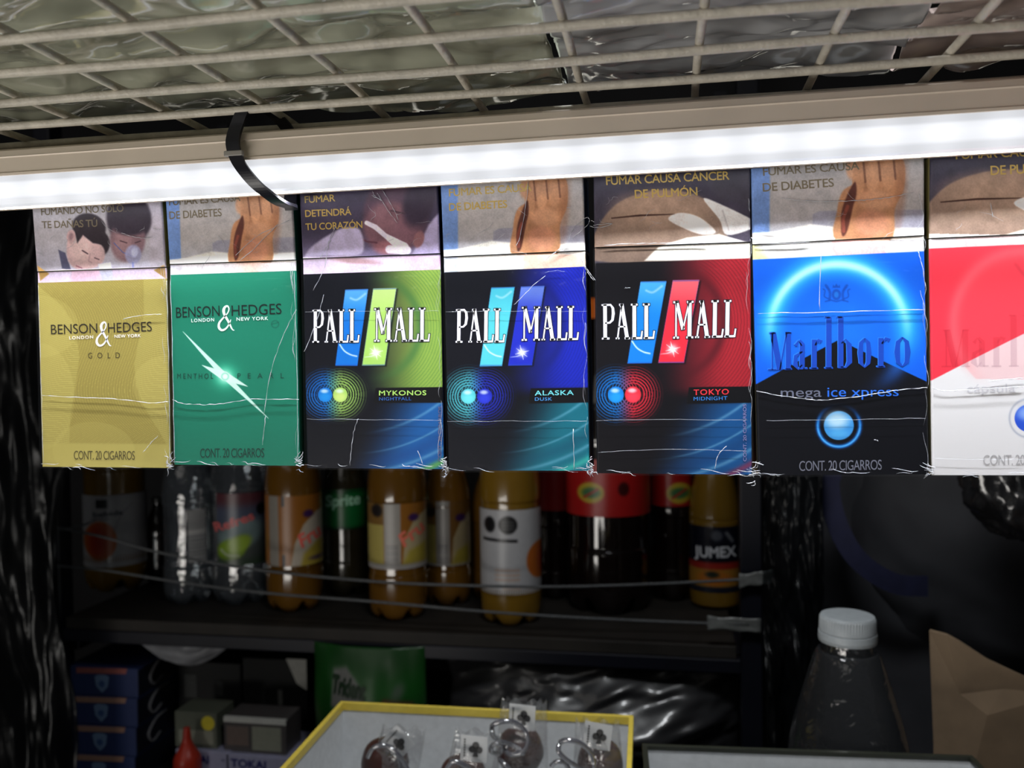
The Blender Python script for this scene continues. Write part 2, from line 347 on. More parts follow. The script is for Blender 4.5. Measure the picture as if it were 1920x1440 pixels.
def pic_torso(A, x0, x1, yb, yt, k=0):
    W = x1-x0; H = yb-yt; X = lambda u: x0+W*u; Y = lambda v: yt+H*v; q = A.Y < yb+100
    A.over(q, (58, 54, 66)); A.over(q*(1-sstep(Y(.2), Y(.75), A.Y))*.5, (40, 38, 52))
    A.poly([(X(.62), Y(.0)), (X(1.02), Y(.0)), (X(1.02), Y(.5)), (X(.8), Y(.4))], (52, 50, 60), 12)
    t = np.clip((A.X-X(0))/W, 0, 1)
    A.poly([(X(-.02), Y(1.2)), (X(0), Y(.9)), (X(.08), Y(.62)), (X(.2), Y(.42)), (X(.4), Y(.3)), (X(.6), Y(.32)), (X(.74), Y(.45)), (X(.82), Y(.7)), (X(.8), Y(1.2))], (122, 102, 90), 6, sm=1)
    A.ell(X(.42), Y(.55), W*.26, H*.22, (150, 126, 110), 40, a=.8)
    A.line([(X(.12), Y(.66)), (X(.3), Y(.62)), (X(.52), Y(.60))], [5, 8, 4], (52, 32, 28), 2.5)
    A.poly([(X(.48), Y(.66)), (X(.56), Y(.58)), (X(.68), Y(.64)), (X(.78), Y(.82)), (X(.7), Y(.86)), (X(.58), Y(.78))], (205, 200, 198), 4, sm=1)
    A.poly([(X(.7), Y(.4)), (X(.8), Y(.46)), (X(1.02), Y(.68)), (X(1.02), Y(.76)), (X(.85), Y(.86)), (X(.8), Y(.66))], (196, 193, 192), 4, sm=1)
    A.line([(X(.82), Y(.55)), (X(.86), Y(.8))], 6, (150, 146, 148), 4, .7)
    A.poly([(X(.33), Y(1.2)), (X(.42), Y(1.02)), (X(.6), Y(.9)), (X(.8), Y(.85)), (X(1.02), Y(.98)), (X(1.02), Y(1.2))], (238, 236, 226), 5)
def pic_boys(A):
    q = A.Y < 690
    A.over(q, (150, 146, 152)); A.over(q*sstep(250, 420, A.Y)*.5, (176, 174, 196))
    A.poly([(630, 100), (700, 100), (700, 420), (625, 420)], (160, 154, 166), 6)
    # right child: dark hair, face in shade, clear mask on the mouth
    A.ell(535, 185, 105, 120, (48, 42, 52), 10); A.ell(525, 285, 82, 105, (112, 88, 96), 10, .15); A.ell(500, 300, 42, 80, (136, 108, 112), 18, .15, .8)
    A.ell(540, 205, 90, 60, (46, 40, 50), 12)
    A.line([(490, 290), (520, 300)], 5, (60, 44, 52), 3); A.line([(560, 300), (585, 292)], 5, (60, 44, 52), 3)
    A.line([(460, 300), (500, 345), (540, 362)], 4, (70, 84, 140), 2.5); A.ell(548, 355, 38, 46, (140, 142, 176), 6, .2, .85); A.ell(555, 345, 16, 22, (186, 190, 214), 6, .2, .7); A.line([(545, 395), (545, 430)], 9, (120, 128, 180), 3)
    # left child asleep on the other's shoulder
    A.poly([(192, 330), (225, 345), (250, 430), (205, 420)], (74, 74, 98), 4)
    A.ell(345, 225, 80, 66, (42, 36, 42), 6, .2); A.ell(370, 300, 70, 70, (44, 38, 44), 6)
    A.poly([(245, 280), (275, 300), (310, 250), (350, 285), (400, 310), (415, 350), (395, 400), (330, 425), (280, 425), (240, 390), (232, 330)], (178, 150, 152), 6, sm=1)
    A.ell(300, 330, 50, 60, (196, 170, 168), 22, 0, .7); A.ell(258, 268, 22, 32, (170, 140, 142), 4, .2); A.ell(256, 268, 10, 18, (120, 92, 98), 5, .2, .7)
    A.poly([(275, 225), (320, 205), (400, 240), (425, 310), (360, 300), (315, 262), (285, 300)], (42, 36, 42), 5)
    A.line([(308, 335), (332, 350)], 6, (70, 48, 56), 3); A.line([(365, 370), (385, 378)], 5, (80, 58, 66), 3); A.line([(345, 350), (335, 385), (350, 392)], 4, (140, 108, 114), 4, .8); A.line([(275, 408), (300, 418)], 6, (130, 84, 96), 3)
    A.poly([(200, 425), (700, 415), (700, 490), (80, 490), (80, 435)], (226, 208, 236), 4); A.poly([(250, 432), (380, 428), (400, 490), (240, 490)], (238, 200, 226), 6); A.poly([(380, 400), (440, 390), (450, 490), (395, 490)], (206, 206, 230), 5)
    A.poly([(85, 405), (140, 445), (95, 480)], (190, 150, 86), 3); A.poly([(640, 430), (690, 405), (695, 470)], (176, 140, 80), 3)
def pic_baby(A):
    q = A.Y < 670
    A.over(q, (54, 48, 66)); A.over(q*sstep(260, 380, A.Y)*.6, (132, 122, 156))
    A.poly([(560, 380), (640, 240), (700, 170), (700, 390)], (150, 140, 172), 8)
    A.ell(490, 190, 150, 170, (70, 52, 66), 14); A.ell(470, 250, 130, 120, (104, 74, 84), 20); A.ell(600, 130, 70, 120, (44, 36, 50), 18, .3); A.ell(440, 200, 60, 70, (116, 84, 92), 30, 0, .7)
    A.line([(470, 170), (530, 185)], 6, (50, 34, 44), 4, .8); A.ell(595, 305, 24, 40, (124, 86, 90), 5, .3); A.ell(440, 340, 50, 30, (140, 92, 100), 14)
    A.line([(330, 300), (355, 312), (400, 318)], 7, (78, 44, 56), 4)
    A.poly([(200, 265), (260, 245), (325, 260), (325, 370), (150, 375), (60, 385), (95, 330)], (160, 150, 178), 8, sm=1)
    A.line([(355, 225), (395, 245), (440, 285), (490, 320), (520, 345)], [20, 24, 22, 40, 60], (198, 190, 206), 3); A.line([(460, 350), (540, 355)], 40, (196, 188, 204), 4)
    A.poly([(40, 382), (700, 380), (700, 475), (40, 475)], (232, 212, 242), 4); A.ell(620, 425, 110, 40, (240, 190, 226), 20, .1, .7); A.ell(470, 415, 38, 18, (248, 240, 250), 4); A.ell(300, 402, 110, 14, (176, 130, 130), 8, .1, .7); A.ell(330, 430, 50, 12, (206, 196, 226), 6)

def art_gold(A):
    X, Y = A.X, A.Y
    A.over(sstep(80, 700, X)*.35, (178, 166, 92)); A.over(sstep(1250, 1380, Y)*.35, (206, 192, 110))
    wl = np.interp(Y, [480, 600, 700, 850, 1000, 1120, 1260, 1400], [60, 200, 268, 284, 262, 240, 232, 232]); wr = np.interp(Y, [480, 640, 760, 880, 980, 1080, 1200, 1300], [592, 594, 570, 548, 556, 590, 665, 720])
    ins = sstep(-4, 4, X-wl)*sstep(-4, 4, wr-X)*sstep(1268, 1258, Y)
    A.over(ins*.30, (150, 132, 58))
    A.over(.55*(np.sin(2*np.pi*(X+.10*(Y-800)*np.sin(Y/190))/5.2) > .35)*ins, (110, 98, 50))
    ph = Y+16*np.sin(X/70+Y/160)+.25*X
    A.over(.34*(np.sin(2*np.pi*ph/9.5) > .2)*(1-ins)*sstep(1275, 1255, Y), (120, 108, 52))
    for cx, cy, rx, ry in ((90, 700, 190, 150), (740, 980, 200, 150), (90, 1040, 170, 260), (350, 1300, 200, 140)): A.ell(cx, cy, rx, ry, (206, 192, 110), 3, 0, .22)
    A.stash()
    pic_boys(A)
def art_green(A):
    X, Y = A.X, A.Y
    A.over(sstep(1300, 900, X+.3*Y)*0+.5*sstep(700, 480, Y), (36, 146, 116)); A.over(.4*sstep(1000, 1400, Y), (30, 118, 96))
    A.over(.10*(np.sin(2*np.pi*(X+Y)/9) > .3)+.08*(np.sin(2*np.pi*(X-Y)/9) > .3), (18, 92, 74))
    cx, cy = 987, 940; d = np.hypot(X-cx, Y-cy)
    A.over(np.exp(-(d/52)**2)*.95, (90, 236, 190))
    A.line([(780, 722), (985, 938), (1195, 1142)], [2, 30, 2], (206, 244, 232), 2); A.line([(875, 885), (985, 938), (1095, 988)], [2, 44, 2], (214, 246, 236), 2)
    A.over(np.exp(-(d/26)**2)*.9, (240, 255, 250)); A.ring(cx, cy, 16, 4, (120, 220, 190), .7); A.ring(1226, 690, 17, 3, (18, 84, 70), .6); A.line([(1210, 690), (1242, 682)], 5, (18, 84, 70), 2, .6)
    A.stash()
    pic_foot(A, 705, 1325, 395, 75)
    A.over((Y > 395)*1., (246, 240, 246)); A.over(((Y > 395))*np.exp(-((X-1110)/70)**2)*.6, (255, 196, 170)); A.over(((Y > 395))*sstep(800, 700, X)*.6, (220, 222, 250))
def art_duo(A, lay):
    X, Y = A.X, A.Y; ox, oy, k = lay['o']            # lay maps the common design (coordinates of the middle pack's left neighbour) to this pack
    gx = lambda a: ox+a*k; gy = lambda b: oy+b*k; U = (X-ox)/k; V = (Y-oy)/k
    c1, c2 = lay['c1'], lay['c2']
    r = np.hypot(U-330, (V-270)*.95)
    m = sstep(250, 600, U)*sstep(610, 540, V)
    A.over(m*.95, lay['glow']); A.over(.8*m*np.exp(-((r-225)/24)**2), lay['band']); A.over(.6*m*sstep(235, 150, r), lay['dim'])
    A.over(.30*m*(np.sin(2*np.pi*r/13) > .35)*sstep(245, 265, r), lay['band'])
    m2 = sstep(570, 640, V)*sstep(330, 640, U+(V-620)*.45)
    A.over(m2*.85, lay['low']); r2 = np.hypot(U-240, V-120)
    A.over(.40*m2*(np.exp(-((r2-650)/7)**2)+np.exp(-((r2-745)/5)**2)+np.exp(-((r2-835)/9)**2)), (150, 205, 235)); A.over(.35*m2*np.exp(-((r2-790)/26)**2), lay['dim2'])
    A.over(.8*m2*np.exp(-((r2-890)/16)**2), lay['tail'])
    # two slanted bars
    for q, cc, top in ((lay['s1'], c1, lay['t1']), (lay['s2'], c2, lay['t2'])):
        q = np.array(q, float); sh = q+np.array([7, 5]); A.poly(sh, (4, 6, 14), 6, .8); mk = A.pmask(q, 1.2); A.over(mk, cc)
        A.over(mk*sstep(q[:, 1].min()+170, q[:, 1].min(), Y)*.75, top); A.over((mk-A.pmask(q+(q.mean(0)-q)*.03, 1.2))*.5, (40, 80, 190))
    s1 = np.array(lay['s1'], float); s2 = np.array(lay['s2'], float)
    bx, by = s1[3]+np.array([22, -100]); A.line(smooth_pts([(bx, by), (bx+22, by+30), (bx+52, by+48), (bx+80, by+55)], 5), 7, (220, 240, 255), 3, .85)
    tx, ty = s1[0]+np.array([25, 34]); A.line(smooth_pts([(tx, ty+6), (tx+30, ty+14), (tx+70, ty-14)], 5), 8, (190, 226, 250), 6, .7)
    sx, sy = s2[3]+np.array([64, -62]); d = np.hypot(X-sx, Y-sy); A.over(np.exp(-(d/20)**2)*.95, (255, 255, 255)); A.line([(sx-30, sy+8), (sx, sy), (sx+34, sy-8)], [1, 6, 1], (255, 255, 255), 2); A.line([(sx-8, sy-34), (sx, sy), (sx+8, sy+34)], [1, 6, 1], (255, 255, 255), 2); A.line([(sx-26, sy-20), (sx, sy), (sx+26, sy+20)], [1, 4, 1], (255, 255, 255), 2); A.line([(sx-52, sy+22), (sx-20, sy+18), (sx+20, sy+2)], [2, 5, 2], (235, 245, 255), 3, .7)
    # two capsules with their ripples
    (ax, ay), (bx, by), R = lay['b1'], lay['b2'], lay['R']
    mid = (ax+bx)/2; side = sstep(mid-50, mid+50, X)[..., None]; rc = np.asarray(c1)*(1-side)+np.asarray(c2)*side
    d1 = np.hypot(X-ax, Y-ay); d2 = np.hypot(X-bx, Y-by); dd = np.where(X < mid, d1, d2)
    rip = (np.sin(2*np.pi*d1/12.2) > .1)*(d1 > R+6)*sstep(lay['rr'], lay['rr']-40, d1)*(1-.55*sstep(mid-10, mid+90, X)); rip2 = (np.sin(2*np.pi*d2/12.2) > .1)*(d2 > R+6)*sstep(lay['rr'], lay['rr']-40, d2)*(1-.55*sstep(mid+10, mid-90, X))
    rm = np.clip(np.maximum(rip, rip2)*.8*sstep(lay['rr']+10, R, dd)+.15*(rip+rip2), 0, .85)[..., None]; A.c = A.c*(1-rm)+rc*rm
    for cx, cy, cc in ((ax, ay, c1), (bx, by, c2)):
        A.ell(cx, cy, R, R, cc, 1.5); A.ell(cx, cy+R*.3, R*.75, R*.6, np.minimum(np.asarray(cc)*1.3+30, 255), 14, 0, .5); A.ell(cx-R*.1, cy-R*.5, R*.5, R*.26, (235, 248, 255), 6, 0, .75)
    A.poly(lay['tab'], (7, 7, 12), 1.2)
    A.stash()
    lay['pic'](A)
def art_ice(A):
    X, Y = A.X, A.Y
    d = np.hypot(X-425, Y-800)
    A.over(sstep(320, 0, d)*.45, (30, 130, 240)); A.over(np.exp(-((d-300)/52)**2)*.85*sstep(1010, 700, Y), (50, 200, 250)); A.over(np.exp(-((d-300)/20)**2)*.9*sstep(900, 560, Y), (200, 255, 255))
    ch = A.pmask([(40, 1034), (430, 828), (830, 1022), (830, 1500), (40, 1500)], 1.2); A.over(ch, (6, 7, 15))
    A.over(ch*np.exp(-((d-300)/40)**2)*sstep(1100, 900, Y)*sstep(420, 640, X)*.75, (40, 110, 220))
    # arms: a crown over a shield between two beasts
    k = (14, 70, 170); A.ell(420, 632, 20, 24, k, 3, 0, .8); A.ell(420, 632, 10, 13, (30, 120, 220), 3, 0, .8); A.poly([(403, 602), (406, 588), (412, 596), (420, 584), (428, 596), (434, 588), (437, 602)], k, 2, .85)
    for s in (-1, 1):
        A.line(smooth_pts([(420+s*30, 655), (420+s*28, 625), (420+s*38, 602), (420+s*46, 592)], 5), [12, 16, 12, 8]*0 or 11, k, 3, .75); A.line([(420+s*44, 600), (420+s*30, 612)], 6, k, 2, .75); A.line(smooth_pts([(420+s*32, 650), (420+s*52, 640), (420+s*50, 615), (420+s*58, 608)], 5), 6, k, 2, .75)
    A.line([(372, 662), (395, 655), (420, 662), (445, 655), (470, 662)], 7, k, 2, .7)
    bx, by = 431, 1202; db = np.hypot(X-bx, Y-by); A.over(np.exp(-((db-92)/9)**2)*sstep(-110, 20, Y-by), (20, 120, 230)); A.over(np.exp(-((db-92)/4)**2)*.7*sstep(-60, 40, Y-by), (110, 200, 255))
    A.ell(bx, by, 65, 63, (60, 150, 226), 2); A.ell(bx-8, by-24, 48, 34, (206, 236, 250), 22, 0, .85); A.ell(bx, by+36, 40, 18, (100, 190, 245), 12, 0, .6)
    A.stash()
    pic_foot(A, 40, 800, 392, 40)
    z = (Y > 397)*1.; A.over(z, (244, 246, 246)); A.over(z*sstep(395, 405, X)*sstep(640, 630, X)*.8, (252, 190, 190)); A.over(z*sstep(110, 60, X+(440-Y))*.8, (226, 226, 150))
def art_red(A):
    X, Y = A.X, A.Y
    A.over(A.pmask([(700, 1500), (700, 1072), (822, 1010), (1246, 798), (1700, 1025), (1700, 1500)], 1.2), (226, 224, 226))
    d = np.hypot(X-1246, Y-760); A.over(np.exp(-((d-318)/26)**2)*.35*sstep(1050, 850, Y), (250, 130, 135)); A.over(.2*sstep(330, 318, d)*(Y < 1000), (250, 96, 104))
    bx, by = 1258, 1170; db = np.hypot(X-bx, Y-by); A.ring(bx, by, 84, 5, (176, 180, 196), .9); A.ell(bx, by, 62, 60, (44, 84, 206), 2); A.ell(bx-6, by-22, 42, 30, (150, 184, 246), 18, 0, .8)
    A.line([(1205, 500), (1240, 545)], 14, (206, 50, 66), 6, .5)
    A.stash()
    pic_torso(A, 822-60, 1660, 372, -20)
    z = (Y > 374)*1.; A.over(z, (240, 232, 236)); A.over(z*sstep(935, 945, X)*sstep(1230, 1180, X)*.85, (232, 206, 206))

def SL(x0, x1, yt0, yt1, yb, a, b): return [(x0, yt0), (x1, yt1), (b, yb), (a, yb+1)]
GOLDTXT, GREYTXT = (146, 124, 64), (88, 80, 64)
navy = (7, 9, 20)
LAY_M = dict(o=(45, 449, 1.0), c1=(14, 116, 214), c2=(172, 218, 104), glow=(150, 186, 80), band=(66, 116, 62), dim=(96, 104, 62), low=(28, 108, 190), dim2=(16, 60, 130), tail=(110, 180, 80),
    t1=(110, 190, 240), t2=(206, 232, 150), s1=[(250, 537), (358, 535), (308, 897), (202, 897)], s2=[(382, 533), (491, 531), (438, 896), (330, 897)], b1=(153, 1035), b2=(226, 1035), R=35, rr=150,
    tab=[(395, 1003), (730, 999), (730, 1073), (385, 1075)], pic=pic_baby)
def picB(A):
    pic_foot(A, 703, 1380, 372, 15); z = (A.Y > 374)*1.; A.over(z, (244, 242, 236)); A.over(z*sstep(1080, 1100, A.X)*.7, (252, 196, 172)); A.over(z*sstep(780, 770, A.X)*.7, (206, 220, 252)); A.over(z*sstep(1330, 1345, A.X)*.7, (240, 226, 206))
LAY_A = dict(o=(722, 447, 1.0), c1=(86, 206, 220), c2=(30, 44, 190), glow=(24, 40, 190), band=(16, 26, 110), dim=(18, 26, 90), low=(24, 128, 150), dim2=(14, 70, 100), tail=(60, 180, 170),
    t1=(70, 190, 216), t2=(130, 164, 236), s1=[(938, 527), (1050, 525), (993, 898), (886, 899)], s2=[(1080, 524), (1191, 522), (1135, 896), (1022, 897)], b1=(833, 1040), b2=(911, 1040), R=36, rr=165,
    tab=[(1130, 1005), (1420, 1003), (1420, 1075), (1120, 1078)], pic=picB)
LAY_T = dict(o=(65, 455, 1.03), c1=(16, 126, 222), c2=(228, 44, 62), glow=(176, 36, 48), band=(70, 16, 26), dim=(86, 20, 32), low=(22, 92, 160), dim2=(14, 50, 100), tail=(130, 50, 80),
    t1=(90, 190, 245), t2=(240, 120, 130), s1=[(272, 547), (387, 545), (322, 913), (211, 914)], s2=[(415, 541), (532, 538), (467, 912), (351, 912)], b1=(157, 1053), b2=(236, 1053), R=37, rr=155,
    tab=[(490, 1022), (790, 1019), (790, 1095), (480, 1097)], pic=lambda A: pic_torso(A, 62, 752, 385, 40))

def dark(c, k=.55): return tuple(v*k for v in c)
# artwork frames: photo crop origin and scale, then the corners of the printed front below the picture line, the lid line, the artwork, side colour
PACKS = [
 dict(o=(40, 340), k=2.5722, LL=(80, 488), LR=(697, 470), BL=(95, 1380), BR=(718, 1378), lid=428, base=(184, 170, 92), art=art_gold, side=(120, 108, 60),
   label='gold cigarette pack with two sleeping boys on its lid, leftmost under the lamp', lines='gold',
   text=[('body', 'brand_lettering', (40, 34, 26), [('BENSON', (147, 737), (373, 730), 46, .0, 1), ('HEDGES', (424, 729), (632, 722), 46, .0, 1)]),
         ('body', 'small_lettering', (244, 240, 232), [('LONDON', (237, 762), (352, 757), 15, .012, 1.25), ('NEW YORK', (455, 754), (580, 750), 15, .012, 1.1)]),
         ('body', 'variant_lettering', (66, 58, 32), [('GOLD', (327, 853), (480, 851), 27, 0, 2.4)]),
         ('body', 'content_lettering', (84, 76, 44), [('CONT. 20 CIGARROS', (255, 1343), (551, 1341), 42, 0, .9)]),
         ('lid', 'warning_lettering', GREYTXT, [('FUMANDO NO SOLO', (120, 166), (513, 152), 33, .012, .95), ('TE DAÑAS TÚ', (120, 228), (386, 222), 33, .012, .95)])],
   amp=(366, 440, 676, 795), ampc=(226, 226, 234),
   crease=[[(105, 1032), (300, 1042), (480, 1050), (640, 1066), (715, 1058)], [(500, 665), (590, 645), (680, 640)], [(595, 1305), (625, 1265), (665, 1225)], [(500, 255), (545, 268), (600, 280), (640, 275)], [(650, 235), (690, 240)], [(92, 500), (100, 900), (108, 1370)], [(705, 480), (715, 900), (722, 1370)]]),
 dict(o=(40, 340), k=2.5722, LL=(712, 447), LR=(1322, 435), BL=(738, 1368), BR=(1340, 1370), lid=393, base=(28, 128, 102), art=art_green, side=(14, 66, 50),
   label='green cigarette pack with a white star flare across its front',
   text=[('body', 'brand_lettering', (14, 30, 28), [('BENSON', (746, 655), (960, 648), 50, .0, 1), ('HEDGES', (1018, 648), (1257, 641), 50, .0, 1)]),
         ('body', 'small_lettering', (220, 244, 236), [('LONDON', (822, 677), (933, 673), 16, .012, 1.25), ('NEW YORK', (1042, 672), (1193, 669), 16, .012, 1.15)]),
         ('body', 'variant_lettering', (12, 62, 52), [('MENTHOL', (753, 950), (930, 950), 25, 0, 1.5), ('PEARL', (1047, 950), (1268, 949), 25, 0, 2.6)]),
         ('body', 'content_lettering', (12, 54, 46), [('CONT. 20 CIGARROS', (868, 1333), (1176, 1330), 44, 0, .9)]),
         ('lid', 'warning_lettering', GREYTXT, [('FUMAR ES CAUSA', (722, 116), (1070, 102), 33, .012, .95), ('DE DIABETES', (722, 181), (978, 171), 35, .012, .95)])],
   amp=(952, 1032, 598, 720), ampc=(214, 240, 232),
   crease=[[(735, 1050), (790, 1072), (900, 1076), (1000, 1068), (1120, 1050), (1340, 1050)], [(1175, 1130), (1215, 900), (1270, 740), (1330, 620)], [(1170, 1270), (1185, 1130)], [(1060, 385), (1130, 330), (1250, 215)], [(870, 210), (960, 195), (1040, 205)], [(720, 455), (735, 900), (745, 1360)], [(1318, 440), (1330, 800), (1340, 1360)], [(1040, 360), (1150, 270), (1300, 200)]]),
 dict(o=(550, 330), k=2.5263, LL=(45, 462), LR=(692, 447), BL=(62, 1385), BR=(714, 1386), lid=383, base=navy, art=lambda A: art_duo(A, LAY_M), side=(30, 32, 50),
   label='black cigarette pack with blue and lime slanted bars and a sleeping baby on its lid', duo=LAY_M, slab=[((92, 787), (318, 787), 630), ((388, 784), (648, 784), 626)],
   text=[('body', 'variant_lettering', (178, 222, 110), [('MYKONOS', (412, 1038), (632, 1037), 22, .012, 1.1)]), ('body', 'small_lettering', (48, 104, 190), [('NIGHTFALL', (412, 1062), (563, 1061), 15, 0, 1.1)]),
         ('body', 'content_lettering', (96, 92, 130), [('CONT. 20 CIGARROS', (704, 1350), (704, 1090), 15, .012, .95)]),
         ('lid', 'warning_lettering', GOLDTXT, [('FUMAR', (66, 128), (210, 122), 31, .012, .95), ('DETENDRÁ', (66, 193), (285, 187), 31, .012, .95), ('TU CORAZÓN', (66, 255), (335, 248), 31, .012, .95)])],
   crease=[[(100, 540), (150, 440), (180, 300), (215, 235)], [(130, 390), (170, 330), (210, 260)], [(55, 830), (110, 700), (150, 560)], [(410, 90), (450, 160), (500, 230)], [(430, 70), (475, 150), (505, 215)], [(275, 1370), (290, 1230), (315, 1150)], [(66, 1150), (400, 1152), (700, 1156)], [(60, 640), (400, 640), (690, 640)], [(385, 80), (400, 105), (430, 125), (385, 100)], [(598, 1300), (620, 1360)]]),
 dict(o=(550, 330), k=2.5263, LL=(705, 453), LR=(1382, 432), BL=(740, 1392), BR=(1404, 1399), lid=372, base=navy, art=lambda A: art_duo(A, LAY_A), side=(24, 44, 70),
   label='black cigarette pack with cyan and royal blue slanted bars and a foot picture', duo=LAY_A, slab=[((768, 786), (1006, 786), 627), ((1085, 780), (1353, 778), 620)],
   text=[('body', 'variant_lettering', (110, 206, 216), [('ALASKA', (1150, 1039), (1330, 1038), 22, .012, 1.1)]), ('body', 'small_lettering', (70, 150, 220), [('DUSK', (1150, 1064), (1230, 1064), 15, 0, 1.1)]),
         ('lid', 'warning_lettering', GOLDTXT, [('FUMAR ES CAUSA', (734, 100), (1130, 78), 34, .012, .95), ('DE DIABETES', (734, 167), (1014, 154), 34, .012, .95)])],
   crease=[[(1117, 30), (1100, 170), (1075, 290), (1055, 335)], [(1190, 405), (1250, 360), (1310, 335), (1290, 330), (1200, 395)], [(1305, 310), (1330, 250), (1390, 205), (1395, 235), (1320, 300)], [(1362, 395), (1385, 440), (1430, 500)], [(1195, 460), (1240, 450), (1285, 455)], [(1050, 610), (1130, 530), (1195, 475)], [(1410, 220), (1425, 225)], [(1000, 30), (1025, 55)], [(735, 1158), (1100, 1160), (1395, 1162)], [(1330, 1200), (1335, 1390)], [(720, 640), (1050, 640), (1390, 645)]]),
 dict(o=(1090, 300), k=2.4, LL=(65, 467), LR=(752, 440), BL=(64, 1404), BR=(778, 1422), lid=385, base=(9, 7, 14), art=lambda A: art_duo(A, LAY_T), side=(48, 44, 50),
   label='black cigarette pack with blue and red slanted bars and a scarred chest on its lid', duo=LAY_T, slab=[((95, 806), (336, 803), 648), ((418, 803), (696, 796), 635)],
   text=[('body', 'variant_lettering', (214, 50, 62), [('TOKYO', (512, 1057), (668, 1055), 24, .012, 1.15)]), ('body', 'small_lettering', (50, 128, 210), [('MIDNIGHT', (512, 1082), (662, 1080), 16, 0, 1.1)]),
         ('body', 'content_lettering', (120, 120, 170), [('CONT. 20 CIGARROS', (752, 1360), (746, 1100), 14, .012, .95)]),
         ('lid', 'warning_lettering', GOLDTXT, [('FUMAR CAUSA CÁNCER', (123, 123), (653, 91), 36, .012, .95), ('DE PULMÓN', (249, 179), (519, 163), 36, .012, .95)])],
   crease=[[(110, 388), (230, 380), (350, 376), (470, 372), (560, 375)], [(45, 305), (90, 310), (148, 292), (60, 300)], [(0, 440), (30, 500), (62, 545)], [(200, 577), (225, 577)], [(735, 175), (742, 235)], [(65, 1168), (400, 1166), (750, 1172)], [(70, 1310), (400, 1300), (750, 1312)], [(612, 1390), (625, 1330), (660, 1290)]]),
 dict(o=(1390, 280), k=2.3226, LL=(48, 483), LR=(800, 440), BL=(75, 1417), BR=(818, 1418), lid=398, base=(14, 96, 226), art=art_ice, side=(92, 84, 56),
   label='blue and black cigarette pack with a glowing ring and one pale blue ball',
   text=[('body', 'variant_lettering', (98, 102, 120), [('mega', (175, 1077), (355, 1076), 42, 0, 1)]), ('body', 'variant_lettering', (38, 104, 216), [('ice xpress', (381, 1076), (688, 1074), 42, 0, 1)]),
         ('body', 'content_lettering', (106, 108, 122), [('CONT. 20 CIGARROS', (258, 1399), (616, 1396), 43, 0, .9)]),
         ('lid', 'warning_lettering', GREYTXT, [('FUMAR ES CAUSA', (92, 126), (515, 93), 33, .012, .95), ('DE DIABETES', (92, 193), (405, 167), 35, .012, .95)])],
   roman=((125, 960), (735, 945), 128, 224, (12, 62, 168), (40, 120, 226)),
   crease=[[(65, 1052), (200, 1075), (330, 1090), (420, 1086), (560, 1068), (700, 1045), (810, 1038)], [(175, 222), (260, 230), (350, 232), (470, 230), (560, 222), (640, 212), (745, 190)], [(770, 195), (782, 250), (790, 300), (760, 350)], [(40, 390), (90, 415), (300, 405)], [(70, 715), (400, 708), (800, 695)], [(110, 1178), (450, 1176), (800, 1172)], [(582, 1262), (600, 1270)], [(770, 445), (790, 520), (800, 600)], [(350, 420), (345, 700)]]),
 dict(o=(1390, 280), k=2.3226, LL=(822, 437), LR=(1672, 390), BL=(829, 1418), BR=(1672, 1420), lid=372, base=(236, 56, 74), art=art_red, side=(120, 112, 70),
   label='red and white cigarette pack cut by the right edge of the photo',
   text=[('body', 'variant_lettering', (186, 184, 190), [('cápsula', (986, 1060), (1200, 1056), 38, 0, 1)]), ('body', 'content_lettering', (160, 158, 160), [('CONT. 20 CIGARROS', (1057, 1375), (1455, 1372), 44, 0, .9)]),
         ('lid', 'warning_lettering', GOLDTXT, [('FUMAR CAUSA CÁNCER', (934, 56), (1560, 18), 36, .012, .95), ('DE PULMÓN', (1090, 120), (1400, 100), 38, .012, .95)])],
   roman=((880, 948), (1610, 940), 128, 224, None, None),
   crease=[[(828, 1040), (880, 1052), (960, 1048), (1100, 1040), (1231, 1032)], [(1080, 1010), (1160, 1000), (1231, 995)], [(830, 1345), (1000, 1350), (1231, 1350)], [(1090, 240), (1100, 300)]]),
]
def bil(p, s, t):
    g = lambda k: np.asarray(p[k], float)
    s = np.asarray(s)[..., None]; t = np.asarray(t)[..., None]
    return (g('BL')*(1-s)+g('BR')*s)*(1-t)+(g('LL')*(1-s)+g('LR')*s)*t
def inv_bil(p, P):
    P = np.asarray(P, float); s = np.full(len(P), .5); t = np.full(len(P), .5)
    for _ in range(12):
        q = bil(p, s, t)-P; e = 1e-3; js = (bil(p, s+e, t)-bil(p, s-e, t))/(2*e); jt = (bil(p, s, t+e)-bil(p, s, t-e))/(2*e)
        det = js[:, 0]*jt[:, 1]-js[:, 1]*jt[:, 0]
        s = s-(q[:, 0]*jt[:, 1]-q[:, 1]*jt[:, 0])/det; t = t-(js[:, 0]*q[:, 1]-js[:, 1]*q[:, 0])/det
    return s, t
